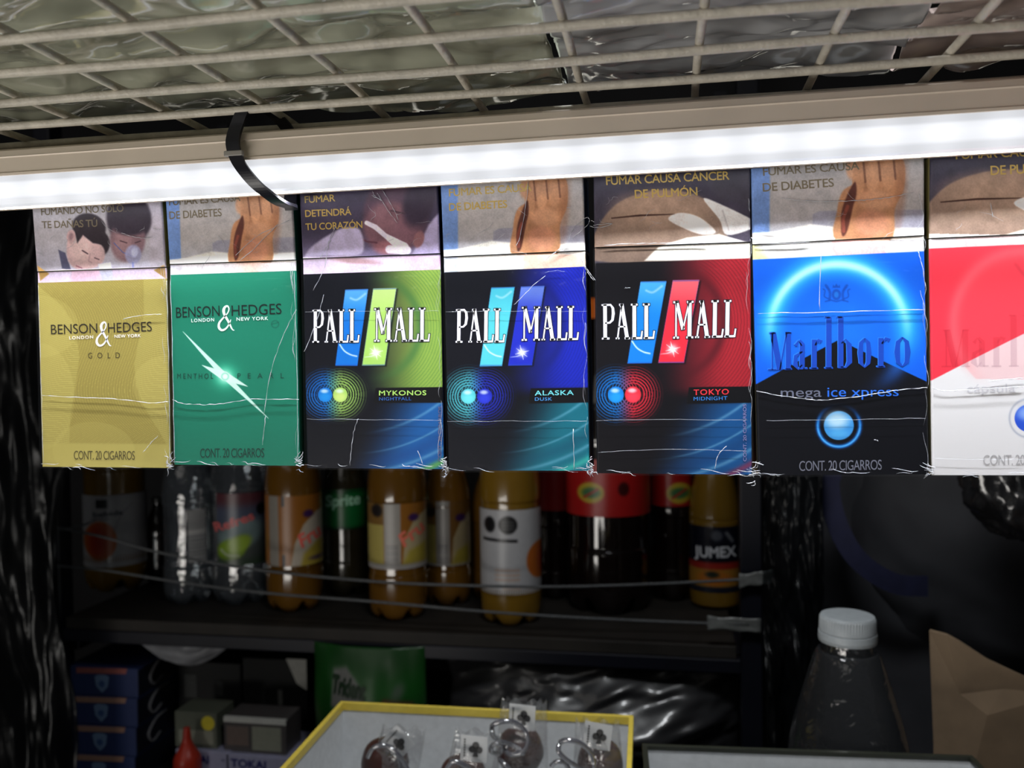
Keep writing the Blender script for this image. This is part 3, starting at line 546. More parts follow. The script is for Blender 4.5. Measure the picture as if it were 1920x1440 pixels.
def pack_shell(name, p, wd, h, z0, z1, parent, gain, dep, loc, rot, step=.2):
    r = .8; nx = int(wd/step); xs = np.linspace(0, wd, nx); d = np.minimum(xs, wd-xs); yf = np.where(d < r, r-np.sqrt(np.maximum(r*r-(r-d)**2, 0)), 0)
    X = np.r_[0, 0, xs, wd, wd]; Yd = np.r_[dep, r+.02, yf, r+.02, dep]; nz = int((z1-z0)/step)+1; zs = np.linspace(z0, z1, nz)
    Pm = np.zeros((nz, len(X), 3)); Pm[..., 0] = X; Pm[..., 1] = Yd; Pm[..., 2] = zs[:, None]
    q = bil(p, np.broadcast_to(X/wd, (nz, len(X))), np.broadcast_to((zs/h)[:, None], (nz, len(X))))
    A = Art(q[..., 0], q[..., 1], p['base']); A.T = np.broadcast_to((zs/h)[:, None], q.shape[:2]); p['art'](A); A.restore()
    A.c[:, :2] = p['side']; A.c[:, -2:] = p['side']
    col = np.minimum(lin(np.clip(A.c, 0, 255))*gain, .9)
    Pm[..., 2] -= loc[2]; n = len(X)
    bot = tuple(range(n))[::-1]; top = tuple((nz-1)*n+i for i in range(n)); back = [((i)*n, (i+1)*n, (i+1)*n+n-1, i*n+n-1) for i in range(nz-1)]
    return grid_obj(name, Pm, PRINT, parent, col, smooth=False, extra=[bot, top]+back, flip=True, loc=loc, rot=rot)
def decal(name, p, wd, h, va, f, m, parent, z_off, y=-.07):
    va = np.asarray(va, float); ly = va[:, 2] if va.shape[1] > 2 else np.zeros(len(va))
    s, t = inv_bil(p, va[:, :2]); b = MB(); b.add([(a*wd, y-.012*l, c*h-z_off) for a, c, l in zip(s, t, ly)], f)
    return b.build(name, m, parent)
def make_pack(p):
    ox, oy = p['o']; k = p['k']
    W = {q: at(ox+p[q][0]/k, oy+p[q][1]/k, 1, 0) for q in ('LL', 'LR', 'BL', 'BR')}
    wd = .5*(np.linalg.norm(W['LR']-W['LL'])+np.linalg.norm(W['BR']-W['BL'])); h = .5*(np.linalg.norm(W['LL']-W['BL'])+np.linalg.norm(W['LR']-W['BR']))
    e = (W['BR']-W['BL'])+(W['LR']-W['LL']); u = (W['LL']-W['BL'])+(W['LR']-W['BR']); ang = .5*math.atan2(e[2], e[0])+.5*math.atan2(-u[0], u[2])
    cen = .25*sum(W.values()); org = cen-np.array([math.cos(ang)*wd/2-math.sin(ang)*h/2, 0, math.sin(ang)*wd/2+math.cos(ang)*h/2])
    root = empty('cigarette_pack', org, (0, -ang, 0)); tag(root, p['label'], 'cigarette pack', 'cigarette packs in a row under the lamp')
    lidt = float(inv_bil(p, [((p['LL'][0]+p['LR'][0])/2, p['lid'])])[1][0]); hl = h*lidt
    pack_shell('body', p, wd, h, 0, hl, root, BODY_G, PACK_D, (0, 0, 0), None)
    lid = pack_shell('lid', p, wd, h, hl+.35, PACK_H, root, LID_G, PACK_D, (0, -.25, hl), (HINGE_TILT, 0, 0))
    letters = {}
    for where, nm, col, items in p['text']:
        V = []; Fc = []
        for it in items:
            v, f = text_art(*it[:4], bold=it[4], space=it[5]); n = len(V); V += v.tolist(); Fc += [tuple(n+i for i in g) for g in f]
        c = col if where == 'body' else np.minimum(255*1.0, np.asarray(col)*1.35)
        decal(nm, p, wd, h, np.array(V), Fc, ink(c), root if where == 'body' else lid, 0 if where == 'body' else hl)
    if 'amp' in p:
        v, f = ampersand(*p['amp']); decal('ampersand', p, wd, h, v, f, ink(p['ampc'], .3), root, 0, -.10)
    if 'slab' in p:
        for outl, col, y, nm in ((3.2, (12, 16, 40), -.05, 'lettering_outline'), (0, (242, 242, 250), -.10, 'brand_lettering')):
            V = []; Fc = []
            for word, (a, b, top) in zip(('PALL', 'MALL'), p['slab']):
                v, f = slab_word(word, a, b, top, outl); n = len(V); V += v.tolist(); Fc += [tuple(n+i for i in g) for g in f]
            decal(nm, p, wd, h, np.array(V), Fc, ink(col), root, 0, y)
    if 'roman' in p:
        a, b, xh, asc, c1, c2 = p['roman']; v, f = tall_roman(a, b, xh, asc)
        if c1 is None: decal('brand_lettering', p, wd, h, v, f, VARNISH, root, 0, -.09)
        else:
            decal('lettering_highlight', p, wd, h, v+np.array([-3, -2.5]), f, ink(c2), root, 0, -.05); decal('brand_lettering', p, wd, h, v, f, ink(c1), root, 0, -.09)
    # cellophane: clear skin a little in front, with its creases standing up as thin ridges
    b = MB(); n = 14; zz = np.linspace(-.6, hl, n); xx = np.linspace(-.5, wd+.5, 10)
    vs = [(x, -.45-.15*float(vnoise(x*.3, z*.2, 3)), z) for z in zz for x in xx]
    b.add(vs, [(i*10+j, i*10+j+1, (i+1)*10+j+1, (i+1)*10+j) for i in range(n-1) for j in range(9)])
    rng = random.Random(int(p['LL'][0]))
    for ln in p['crease']:
        q = smooth_pts(ln, 7); q = q+np.array([[rng.uniform(-2, 2), rng.uniform(-2, 2)] for _ in q]); s, t = inv_bil(p, q); m = len(q); rr = [.03+.11*abs(math.sin(2.2*i+rng.random())) for i in range(m)]
        if len(ln) == 3 and abs(ln[0][1]-ln[2][1]) < 12: rr = [.035]*m
        b.tube([(a*wd, -.7+(-(c*h-hl)*math.tan(HINGE_TILT) if c*h > hl else 0), c*h) for a, c in zip(s, t)], rr, 5, 1)
    def bit(x, z, ln, an, r_):
        q = [(x+ln*(t-.5)*math.cos(an)+.5*math.sin(6*t+x), z+ln*(t-.5)*math.sin(an)+.4*math.sin(5*t+z)) for t in np.linspace(0, 1, 7)]
        b.tube([(u_, -.62+(-(v_-hl)*math.tan(HINGE_TILT) if v_ > hl else 0), v_) for u_, v_ in q], [r_*(.3+math.sin(math.pi*t)) for t in np.linspace(0, 1, 7)], 5, 1)
    for k_ in range(9): bit(rng.uniform(2, wd-2), rng.uniform(hl, hl+18), rng.uniform(2, 9), rng.uniform(-1.2, 1.2), rng.uniform(.02, .07))
    for k_ in range(7): bit(rng.uniform(1, wd-1), rng.uniform(-.5, 1.5), rng.uniform(3, 10), rng.uniform(-.15, .15), rng.uniform(.03, .09))
    for k_ in range(14): bit(wd+rng.gauss(.4, .8), rng.gauss(1.2, 1.8), rng.uniform(1, 4), rng.uniform(0, 3.1), rng.uniform(.06, .16))
    for k_ in range(8): bit(wd-rng.uniform(.2, 1.4), rng.uniform(3, hl), rng.uniform(5, 16), 1.57+rng.uniform(-.08, .08), rng.uniform(.02, .07))
    b.build('cellophane', [WRAP, CREASE], root, smooth=True)
    return root
for p in PACKS: make_pack(p)
# ------------------------------------------------------------------ LED tube lamp
HOUSING = mat('lamp_housing', (240, 225, 208), rough=.4, noise=.05, nscale=40)
def diffuser_mat():
    m = mat('lamp_diffuser', (120, 122, 126), rough=.3); nt = m.node_tree; b = nt.nodes['Principled BSDF']
    tc = nt.nodes.new('ShaderNodeTexCoord'); sp = nt.nodes.new('ShaderNodeSeparateXYZ'); nt.links.new(tc.outputs['Object'], sp.inputs[0])
    # chips every 17 mm glow through the frosted cover
    mx = nt.nodes.new('ShaderNodeMath'); mx.operation = 'MULTIPLY'; mx.inputs[1].default_value = 2*math.pi/.0172; nt.links.new(sp.outputs['X'], mx.inputs[0])
    cs = nt.nodes.new('ShaderNodeMath'); cs.operation = 'COSINE'; nt.links.new(mx.outputs[0], cs.inputs[0])
    zr = nt.nodes.new('ShaderNodeValToRGB'); zm = nt.nodes.new('ShaderNodeMapRange'); zm.inputs[1].default_value = -.0105; zm.inputs[2].default_value = .0015
    nt.links.new(sp.outputs['Z'], zm.inputs[0]); nt.links.new(zm.outputs[0], zr.inputs[0])
    e = zr.color_ramp.elements; e[0].position = 0; e[0].color = (.72, .72, .72, 1); e[1].position = 1; e[1].color = (.62, .62, .62, 1)
    for p_, v in ((.2, .74), (.3, .95), (.52, 1.0), (.68, .93), (.76, .70)):
        x = e.new(p_); x.color = (v, v, v, 1)
    hm = nt.nodes.new('ShaderNodeMapRange'); hm.inputs[1].default_value = -1; hm.inputs[2].default_value = 1; hm.inputs[3].default_value = .96; hm.inputs[4].default_value = 1.10; nt.links.new(cs.outputs[0], hm.inputs[0])
    mu = nt.nodes.new('ShaderNodeMath'); mu.operation = 'MULTIPLY'; nt.links.new(zr.outputs[0], mu.inputs[0]); nt.links.new(hm.outputs[0], mu.inputs[1])
    b.inputs['Emission Color'].default_value = (.93, .95, 1, 1); nt.links.new(mu.outputs[0], b.inputs['Emission Strength'])
    return m
LX0, LX1, LZ = -205., 565., 112.1
LTILT = -math.atan(.0055)
lamp = empty('led_tube_lamp', (180, 0, LZ), (0, LTILT, 0)); tag(lamp, 'long white LED tube lamp hanging under the wire shelf, lit', 'lamp')
def extrude(prof, x0, x1, m, name, parent, closed=True, caps=True, smooth=False, seg=1):
    b = MB(); n = len(prof); xs = np.linspace(x0, x1, seg+1)
    vs = [(x, y, z) for x in xs for y, z in prof]
    fs = [(i*n+j, i*n+(j+1) % n, (i+1)*n+(j+1) % n, (i+1)*n+j) for i in range(seg) for j in range(n if closed else n-1)]
    if caps: fs += [tuple(range(n))[::-1], tuple(seg*n+i for i in range(n))]
    return b.add(vs, fs).build(name, m, parent, smooth)
hp = [(-23.0, 12.0), (-26.0, 10.6), (-27.2, 8.4), (-27.5, 8.0), (-27.2, 7.6), (-28.3, 3.0), (-28.6, 1.9), (-29.2, 1.5), (-29.2, .6), (-28.0, .6), (-26, 1.2), (-24, 9), (-9.5, 9), (-8.3, 6), (-8.3, -7.5), (-6.2, -7.5), (-6.2, 11.0), (-7.6, 12.0)]  # back lip added to keep the inner strip's light off the pack lids
extrude(hp, LX0-180, LX1-180, HOUSING, 'housing', lamp)
dp = [(-28.6, .55), (-28.9, -2.0), (-28.6, -5.0), (-27.6, -8.0), (-26.4, -9.6), (-25.2, -10.1), (-19.8, -9.2), (-19.8, -8.4), (-24, -9.0), (-25.6, -7.6), (-27.0, -3.0), (-27.4, .5)]
extrude(dp, LX0-180, LX1-180, diffuser_mat(), 'diffuser', lamp, smooth=False)

for x in (LX0-180-4, LX1-180): MB().box(x, x+4, -30, -5.4, -10.6, 12.6).build('end_cap', HOUSING, lamp, bevel=1)
# ------------------------------------------------------------------ cable tie round lamp and shelf wire
NAVY = mat('black_nylon', (24, 24, 34), rough=.35, noise=.05)
def strap(path, wd, th, name, m, parent):
    """path: (x, y, z, ny, nz) ring -> flat band"""
    vs = []; fs = []; n = len(path)
    for x, y, z, ny, nz in path:
        for a in (-wd/2, wd/2):
            for t in (0, th): vs.append((x+a, y+ny*t, z+nz*t))
    for i in range(n):
        j = (i+1) % n; A_ = [4*i, 4*i+1, 4*i+3, 4*i+2]; B_ = [4*j, 4*j+1, 4*j+3, 4*j+2]
        fs += [(A_[k], A_[(k+1) % 4], B_[(k+1) % 4], B_[k]) for k in range(4)]
    return MB().add(vs, fs).build(name, m, parent, smooth=False)
tie = empty('cable_tie', (102, 0, LZ)); tag(tie, 'black nylon cable tie looped around the lamp', 'cable tie')
loop = smooth_pts([(-25, 18), (-26.6, 12.5), (-29.6, 6), (-30.6, 0), (-30.2, -5), (-27.8, -10.0), (-23, -13.4), (-16, -13.6), (-8, -13), (-3.6, -9), (-3.2, 0), (-3.4, 10), (-6, 18), (-10, 21.8), (-16, 22.6), (-21.5, 21.6)], 6, closed=True)
tng = np.roll(loop, -1, 0)-np.roll(loop, 1, 0); nr = np.c_[tng[:, 1], -tng[:, 0]]; nr /= np.linalg.norm(nr, axis=1)[:, None]
if nr[10] @ (loop[10]-loop.mean(0)) < 0: nr = -nr
zt = np.interp(loop[:, 1], [-13.6, 0, 20], [0, 0, 0])
xs = np.where(loop[:, 0] < -8, np.interp(loop[:, 1], [-14, -10, -5, 2, 9, 14, 22], [15, 9.5, 5, .8, -.6, .2, 3.5]), 9)
xs = np.convolve(np.r_[xs[-4:], xs, xs[:4]], np.ones(9)/9, 'valid')
strap(np.c_[xs, loop, nr], 5.0, 1.1, 'strap', NAVY, tie)
MB().box(-4.2, 2.9, -31.4, -29.6, 2.6, 4.6).build('strap_end', mat('grey_nylon', (150, 146, 140), rough=.4), tie, bevel=.4, loc=(1.5, -.4, -1.5))

# ------------------------------------------------------------------ wire shelf
WIRE = mat('white_coated_wire', (205, 198, 184), rough=.45, noise=.14, nscale=160, bump=.25, bscale=600)
shelf = empty('wire_shelf', (180, -50, 131)); tag(shelf, 'white coated wire grid shelf above the lamp', 'wire shelf')
for i, y in enumerate((0, -25, -50, -76, -101, -127, -153)):
    MB().tube([(x, y+50+.5*math.sin(x*.02+i), .25*math.sin(x*.03+2*i)) for x in np.linspace(-420, 420, 60)], 1.45, 12).build('long_wire', WIRE, shelf, smooth=True)
for i in range(-9, 13):
    x = 109.6-180+38.1*i
    MB().tube([(x+.3*math.sin(y*.05+i), y, 2.6+.2*math.sin(y*.06+i)) for y in np.linspace(-150, 175, 24)], 1.35, 10).build('cross_wire', WIRE, shelf, smooth=True)

# clear plastic sheets lying on the shelf, wrapped goods showing through as soft tints
def sheet_mat(name, tint, seed):
    m = mat(name, tint, rough=.16, noise=.22, nscale=28, spec=.9, coat=.6); nt = m.node_tree
    return m
def sheet(name, x0, x1, y0, y1, z, seed, m, label, amp=5):
    nx, ny = 150, 90; X, Y = np.meshgrid(np.linspace(x0, x1, nx), np.linspace(y0, y1, ny))
    fold = fbm(X/34+.02*Y, Y/13, seed, 4); ridge = 1-np.abs(2*fbm(X/60+5, Y/20+X/90, seed+9, 3)-1)*1.6
    Z = z+amp*2.2*fold+amp*1.0*np.clip(ridge, 0, 1)
    Z = np.maximum(Z, 135.6)
    o = grid_obj(name, np.stack([X, Y, Z], -1), m, None, smooth=True, thick=.3); tag(o, label, 'plastic sheet', 'plastic sheets on the wire shelf'); return o
sheet('plastic_sheet', -170, 215, -200, 24, 136.5, 11, sheet_mat('greenish_plastic', (164, 166, 148), 1), 'crinkled greenish grey plastic sheet on the left of the wire shelf')
sheet('plastic_sheet', 216, 330, -200, 24, 136.5, 23, sheet_mat('grey_plastic', (172, 173, 176), 2), 'crinkled plain grey plastic sheet on the middle of the wire shelf')
sheet('plastic_sheet', 331, 520, -200, 24, 136.5, 37, sheet_mat('pinkish_plastic', (182, 164, 158), 3), 'crinkled pinkish plastic sheet on the right of the wire shelf')
# ------------------------------------------------------------------ the kiosk shell
DARKWALL = mat('dark_board', (26, 26, 29), rough=.75, noise=.3, nscale=6, bump=.2, bscale=20)
FLOORM = mat('dark_floor', (30, 28, 26), rough=.8, noise=.3, nscale=8)
FLOOR_Z, SHELF_Z, LOW_Z, CT_Z = -1050., -237., -429., -330.
tag(MB().box(-1100, 1300, 1120, 1150, FLOOR_Z, 900).build('wall_back', DARKWALL), kind='structure')
tag(MB().box(-1130, -1100, -300, 1150, FLOOR_Z, 900).build('wall_left', DARKWALL), kind='structure')
tag(MB().box(1300, 1330, -300, 1150, FLOOR_Z, 900).build('wall_right', DARKWALL), kind='structure')
tag(MB().box(-1130, 1330, -1400, 1150, FLOOR_Z-30, FLOOR_Z).build('floor', FLOORM), kind='structure')

# ------------------------------------------------------------------ rack with its boards
RACK = mat('dark_blue_steel', (11, 13, 24), rough=.45, noise=.15, nscale=30)
WOOD = mat('dark_wood', (32, 28, 24), rough=.7, noise=.3, nscale=25, bump=.3, bscale=60)
RY = 540.
pl = at(95, 1000, 1, RY)[0]; pr = at(1408, 1000, 1, RY)[0]
rack = empty('metal_rack', ((pl+pr)/2, RY, FLOOR_Z)); tag(rack, 'dark blue steel rack that carries the drink bottles', 'rack')
def rk(name, x0, x1, y0, y1, z0, z1): return MB().box(x0, x1, y0, y1, z0, z1).build(name, RACK, rack, bevel=1.2, loc=(-(pl+pr)/2, -RY, -FLOOR_Z))
for x in (pl, pr):
    for y in (RY, RY+400): rk('post', x-10, x+10, y, y+22, FLOOR_Z, 420)
for z in (SHELF_Z-13, LOW_Z-13):
    for y in (RY+1, RY+401): rk('beam', pl+10, pr-10, y, y+24, z-14, z)
    for x in (pl-12, pr-12): rk('side_rail', x, x+24, RY+26, RY+400, z-32, z)
for z, lb in ((SHELF_Z, 'dark wooden shelf board under the drink bottles'), (LOW_Z, 'dark wooden shelf board under the small boxes, at the lower edge')):
    o = MB().box(pl+14, pr-14, RY+2, RY+424, z-12.9, z-.1).build('shelf_board', WOOD, bevel=1); tag(o, lb, 'shelf board', 'boards of the rack')

# ------------------------------------------------------------------ drink bottles
def px_r(p, wpx): return wpx/2*depth(p)/F_PX
JUICE = mat('orange_juice', (112, 84, 24), rough=.22, noise=.06, nscale=30, coat=.5)
SODA = mat('orange_soda', (92, 62, 17), rough=.15, noise=.06, nscale=30, coat=.6)
COLA = mat('dark_cola', (16, 9, 8), rough=.1, noise=.05, coat=.6)
GREENPET = mat('brown_green_bottle', (38, 34, 22), rough=.15, noise=.1, coat=.5)
PET = film('clear_bottle_plastic', tint=(222, 228, 232), gloss=.07, rough=.05, haze=.10, bump=.25, bscale=70, hazecol=(150, 158, 168), edge=.35)
CAPW = {}
def cap_mat(c):
    if c not in CAPW: CAPW[c] = mat('bottle_cap_plastic', c, rough=.4, noise=.05)
    return CAPW[c]
LABEL = mat('bottle_label_print', (255, 255, 255), rough=.35, noise=.03, vcol=True)
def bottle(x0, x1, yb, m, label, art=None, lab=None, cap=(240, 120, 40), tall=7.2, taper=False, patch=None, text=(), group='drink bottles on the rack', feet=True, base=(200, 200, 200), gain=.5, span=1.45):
    cx = (x0+x1)/2; p = at(cx, yb-4, 2, SHELF_Z); r = px_r(p, x1-x0)
    d = p-CAM; d[2] = 0; d /= np.linalg.norm(d); p = p+d*r*.8; r = px_r(p, x1-x0)
    root = empty('drink_bottle', (p[0], p[1], SHELF_Z)); tag(root, label, 'bottle', group)
    if taper: prof = [(.72, 0), (.9, .12), (1, .4), (1, 3.2), (.97, 3.4), (1, 3.6), (.93, 4.3), (.75, 5.2), (.52, 6.0), (.42, 6.4), (.42, 6.9)]
    else: prof = [(.62, .06), (.78, 0), (.95, .28), (1.0, .75), (1.0, 1.5), (.96, 1.6), (.96, 3.9), (1, 4.02), (1, 4.5), (.95, 5.0), (.8, 5.6), (.55, 6.2), (.4, 6.6), (.4, 7.0)]
    pf = smooth_pts([(a*r, b*r) for a, b in prof], 5)
    pf[:, 1] = np.maximum(pf[:, 1], 0)
    def rf(rr, z, th):
        return rr*(1-.10*max(0, 1-z/(.75*r))*(.5-.5*math.cos(5*th+1))) if feet and not taper else rr
    def zf(rr, z, th):
        return max(z, .42*r*max(0, math.cos(5*th+1+math.pi))**1.5*min(1, rr/(.6*r)) if z < .45*r else z) if feet and not taper else z
    MB().lathe(pf, 80, m=0, rf=rf, zf=zf).build('body', m, root, smooth=True)
    zt = pf[-1, 1]; nr_ = pf[-1, 0]
    b = MB().lathe([(nr_*1.12, zt-.1*r), (nr_*1.14, zt+.3*r), (nr_*1.05, zt+.38*r)], 36, rf=lambda rr, z, th: rr*(1+.012*math.cos(36*th*.5))); b.build('cap', cap_mat(cap), root)
    if art:
        yt, ybm = lab; front = p-d*r
        def z_of(y): 
            n = np.array([d[0], d[1], 0.]); dr = AF+AR*(cx-960)/F_PX-AU*(y-720)/F_PX; t = (front-CAM)@n/(dr@n); return (CAM+dr*t)[2]-SHELF_Z
        zt_, zb_ = z_of(yt), z_of(ybm); th0 = math.atan2(-d[1], -d[0]); rl = r*(1.005 if not taper else 1.012)
        for (ta, tb) in (patch or [(-math.pi if span > 2 else -span-.0, math.pi if span > 2 else span)]):
            nth, nz = int(60+60*(tb-ta)), int(max(24, (ybm-yt)*.8)); TH = np.linspace(ta, tb, nth); ZZ = np.linspace(zb_, zt_, nz)
            T, Z = np.meshgrid(TH, ZZ); Rp = (x1-x0)/2
            AX = cx+Rp*np.sin(np.clip(T, -1.57, 1.57)); AY = ybm+(yt-ybm)*(Z-zb_)/(zt_-zb_)
            A = Art(AX, AY, base); art(A)
            P = np.stack([rl*np.cos(th0+T), rl*np.sin(th0+T), Z], -1)
            grid_obj('label', P, LABEL, root, np.minimum(lin(np.clip(A.c, 0, 255))*gain, .9))
        for tx, p0, p1, capz, col, it in text:
            v, f = text_art(tx, p0, p1, capz, .03, 1, it); th = th0+np.arcsin(np.clip((v[:, 0]-cx)/Rp, -.99, .99)); zz = zb_+(zt_-zb_)*(v[:, 1]-ybm)/(yt-ybm)
            rr_ = rl+.35+.03*v[:, 2]; MB().add(np.c_[rr_*np.cos(th), rr_*np.sin(th), zz], f).build('label_lettering', ink(col), root)
    return root
def art_juiceA(A):
    A.over(sstep(240, 275, A.X)*.5, (150, 150, 158)); A.poly([(188, 936), (207, 936), (207, 952), (188, 952)], (30, 32, 40), 1)
    A.ell(194, 1013, 27, 36, (232, 120, 48), 2); A.ell(190, 1015, 14, 28, (206, 52, 34), 10, 0, .8); A.line([(180, 972), (210, 972)], 1.5, (90, 90, 100), 1)
    A.line(smooth_pts([(215, 1000), (230, 965), (250, 945)], 4), 1.2, (120, 120, 126), 1, .6)
def art_clear1(A): A.over(np.ones(A.X.shape), (186, 188, 190)); A.over(.5*(np.sin(A.Y*.9) > .2)*(A.Y > 1000), (110, 112, 118)); A.over((A.Y > 995)*(A.Y < 1002)*.9, (225, 225, 225))
def art_hex(A): A.ell(A.X.mean(), A.Y.mean(), 9, 11, (22, 24, 28), 2)
def art_lime(A):
    A.over(sstep(1040, 960, A.Y)*.8, (92, 100, 132)); A.over(sstep(960, 935, A.Y), (110, 60, 70)); A.ell(455, 1000, 40, 26, (160, 190, 190), 8, -.3, .8)
    A.ell(438, 1030, 26, 20, (150, 190, 50), 4, -.4); A.ell(450, 1020, 24, 15, (176, 210, 70), 4, -.5); A.line(smooth_pts([(420, 1030), (430, 1040), (450, 1042)], 4), 4, (220, 236, 200), 2); A.over(sstep(1040, 1058, A.Y)*.8, (60, 84, 60)); A.ell(490, 957, 8, 11, (20, 22, 26), 2)
def art_soda(x0, x1, k):
    def f(A):
        W = x1-x0; X = lambda u: x0+W*u
        if k == 0:
            A.over(1.0*(A.X > X(.06))*(A.X < X(.22)), (176, 170, 160)); A.over((A.X > X(.27))*(A.X < X(.33))*((A.Y < 950)+(A.Y > 1040)), (40, 34, 30)); A.over((A.X > X(.34))*(A.X < X(.40)), (184, 116, 44))
            A.poly([(X(.42), 1064), (X(.5), 1020), (X(.66), 985), (X(.9), 962), (X(1.1), 955), (X(1.1), 1064)], (226, 214, 196), 2); A.poly([(X(.6), 1064), (X(.66), 1040), (X(.9), 1018), (X(1.1), 1015), (X(1.1), 1064)], (214, 190, 76), 5); A.ell(X(.75), 965, 9, 7, (76, 40, 110), 3); A.ell(X(.9), 1050, 14, 4, (110, 90, 110), 3)
        else:
            A.over((A.X < X(.25))*(A.Y > 985), (222, 204, 112)); A.over((A.X < X(.26))*(A.Y < 985), (160, 120, 60)); A.ell(X(.14), 958, 10, 12, (46, 40, 40), 3)
            A.over((A.X > X(.26))*(A.X < X(.55)), (196, 190, 182)); A.over(.6*(A.X > X(.3))*(A.X < X(.5))*(A.Y > 1020)*(np.sin(A.Y*1.1) > 0), (96, 96, 104)); A.over((A.Y > 1058), (206, 200, 196))
            A.poly([(X(.58), 1058), (X(.62), 1010), (X(.8), 975), (X(1.1), 955), (X(1.1), 1058)], (226, 206, 160), 2); A.poly([(X(.58), 1058), (X(.7), 1034), (X(1.1), 1016), (X(1.1), 1058)], (216, 196, 80), 5); A.ell(X(.78), 972, 9, 7, (76, 40, 110), 3)
    return f
def art_green_label(A): A.over(sstep(1, 0, A.Y-925), (16, 92, 46)); A.over(sstep(985, 992, A.Y), (14, 70, 36))
def art_juiceB(A):
    A.ell(922, 985, 10, 15, (28, 28, 32), 2); A.ell(955, 985, 17, 17, (28, 28, 32), 2)
    for y in (980, 986, 992): A.line([(945, y), (966, y)], 1.6, (170, 170, 172), 1, .7)
    A.poly([(910, 1010), (972, 1012), (972, 1018), (910, 1016)], (36, 36, 40), 1.2); A.ell(1016, 1055, 28, 36, (232, 126, 50), 2); A.ell(1022, 1055, 12, 26, (206, 60, 36), 8, 0, .8)
    for y in (1070, 1079, 1088): A.line([(932, y), (974, y)], 3.5, (236, 190, 160), 2, .8)
    A.line([(945, 1105), (975, 1106)], 3, (236, 200, 176), 2, .7)
def art_red(A0=0):
    def f(A):
        cx = A.X.mean()+A0; A.ell(cx, 925, 24, 20, (224, 196, 60), 3); A.ell(cx, 925, 16, 10, (70, 130, 80), 4); A.line([(cx-12, 934), (cx+12, 918)], 4, (210, 60, 50), 2); A.ell(cx+58, 918, 10, 13, (52, 16, 18), 3, 0, .85)
    return f
def art_nectar(A):
    A.over(sstep(1052, 1058, A.Y), (200, 56, 44)); A.over(sstep(1066, 1070, A.Y), (210, 150, 60)); A.ell(1340, 1085, 30, 14, (236, 140, 50), 4); A.ell(1336, 1078, 12, 6, (50, 60, 50), 3); A.over(sstep(1098, 1104, A.Y), (40, 44, 60)); A.ell(1345, 1005, 10, 10, (110, 114, 124), 4); A.line([(1362, 1000), (1372, 1015)], 6, (150, 154, 160), 3)
bottle(277, 320, 1098, COLA, 'small dark bottle behind the first juice bottle, in shade', cap=(30, 30, 30))
bottle(165, 275, 1113, JUICE, 'orange juice bottle with white label and orange slice, first on the left', art_juiceA, (928, 1063), base=(214, 214, 220), span=1.5, text=[('bebida', (184, 968), (232, 965), 9, (70, 72, 84), 0)])
bottle(311, 402, 1137, PET, 'clear water bottle with a barcode patch, left of the two clear bottles', art_clear1, (957, 1055), patch=[(-.02, .72)], cap=(170, 40, 50))
bottle(402, 506, 1138, PET, 'clear bottle with a lime on its label, right of the two clear bottles', art_lime, (925, 1060), patch=[(-.9, 1.1)], base=(90, 98, 96), cap=(170, 40, 50), text=[('Refres', (412, 997), (478, 975), 16, (196, 96, 96), 0)])
bottle(608, 692, 1122, GREENPET, 'bottle with a green label between the two orange soda bottles', art_green_label, (918, 993), base=(24, 128, 62), cap=(30, 140, 60), text=[('Sprite', (616, 950), (676, 946), 20, (150, 200, 170), .1)])
bottle(503, 606, 1152, SODA, 'orange soda bottle with a white swoosh label beside the clear bottles', art_soda(505, 605, 0), (930, 1062), base=(184, 116, 40), text=[('Fru', (568, 1028), (602, 1010), 24, (214, 96, 84), .2)])
bottle(884, 955, 1128, SODA, 'orange soda bottle mostly hidden behind the white labelled juice', None, cap=(240, 120, 40))
bottle(798, 884, 1140, SODA, 'orange soda bottle standing back in shade, right of the barcode one', art_soda(798, 884, 1), (940, 1062), base=(150, 104, 44), gain=.3)  # label print dimmed: the shade is put into its colour
bottle(694, 802, 1168, SODA, 'orange soda bottle with its barcode facing front', art_soda(697, 800, 1), (945, 1068), base=(184, 120, 44), text=[('Fru', (760, 1026), (797, 1000), 24, (214, 110, 90), .2)])
bottle(1008, 1075, 1128, COLA, 'red labelled cola bottle hidden between the juice and the big cola', lambda A: None, (870, 958), base=(150, 22, 26))
bottle(1222, 1300, 1132, COLA, 'red labelled cola bottle behind and right of the big cola', art_red(14), (870, 950), base=(196, 30, 30))
bottle(1064, 1220, 1158, COLA, 'big dark cola bottle with a wide red label', art_red(-30), (862, 970), base=(206, 34, 34), tall=6)
bottle(903, 1016, 1178, JUICE, 'orange juice bottle with a white label and two black octagons', art_juiceB, (957, 1116), base=(222, 222, 226), span=1.5)
bottle(1294, 1388, 1146, JUICE, 'yellow nectar bottle with a dark label at the right post', art_nectar, (988, 1112), base=(26, 28, 44), taper=True, cap=(40, 40, 60), text=[('JUMEX', (1306, 1046), (1378, 1044), 19, (206, 208, 214), 0)])

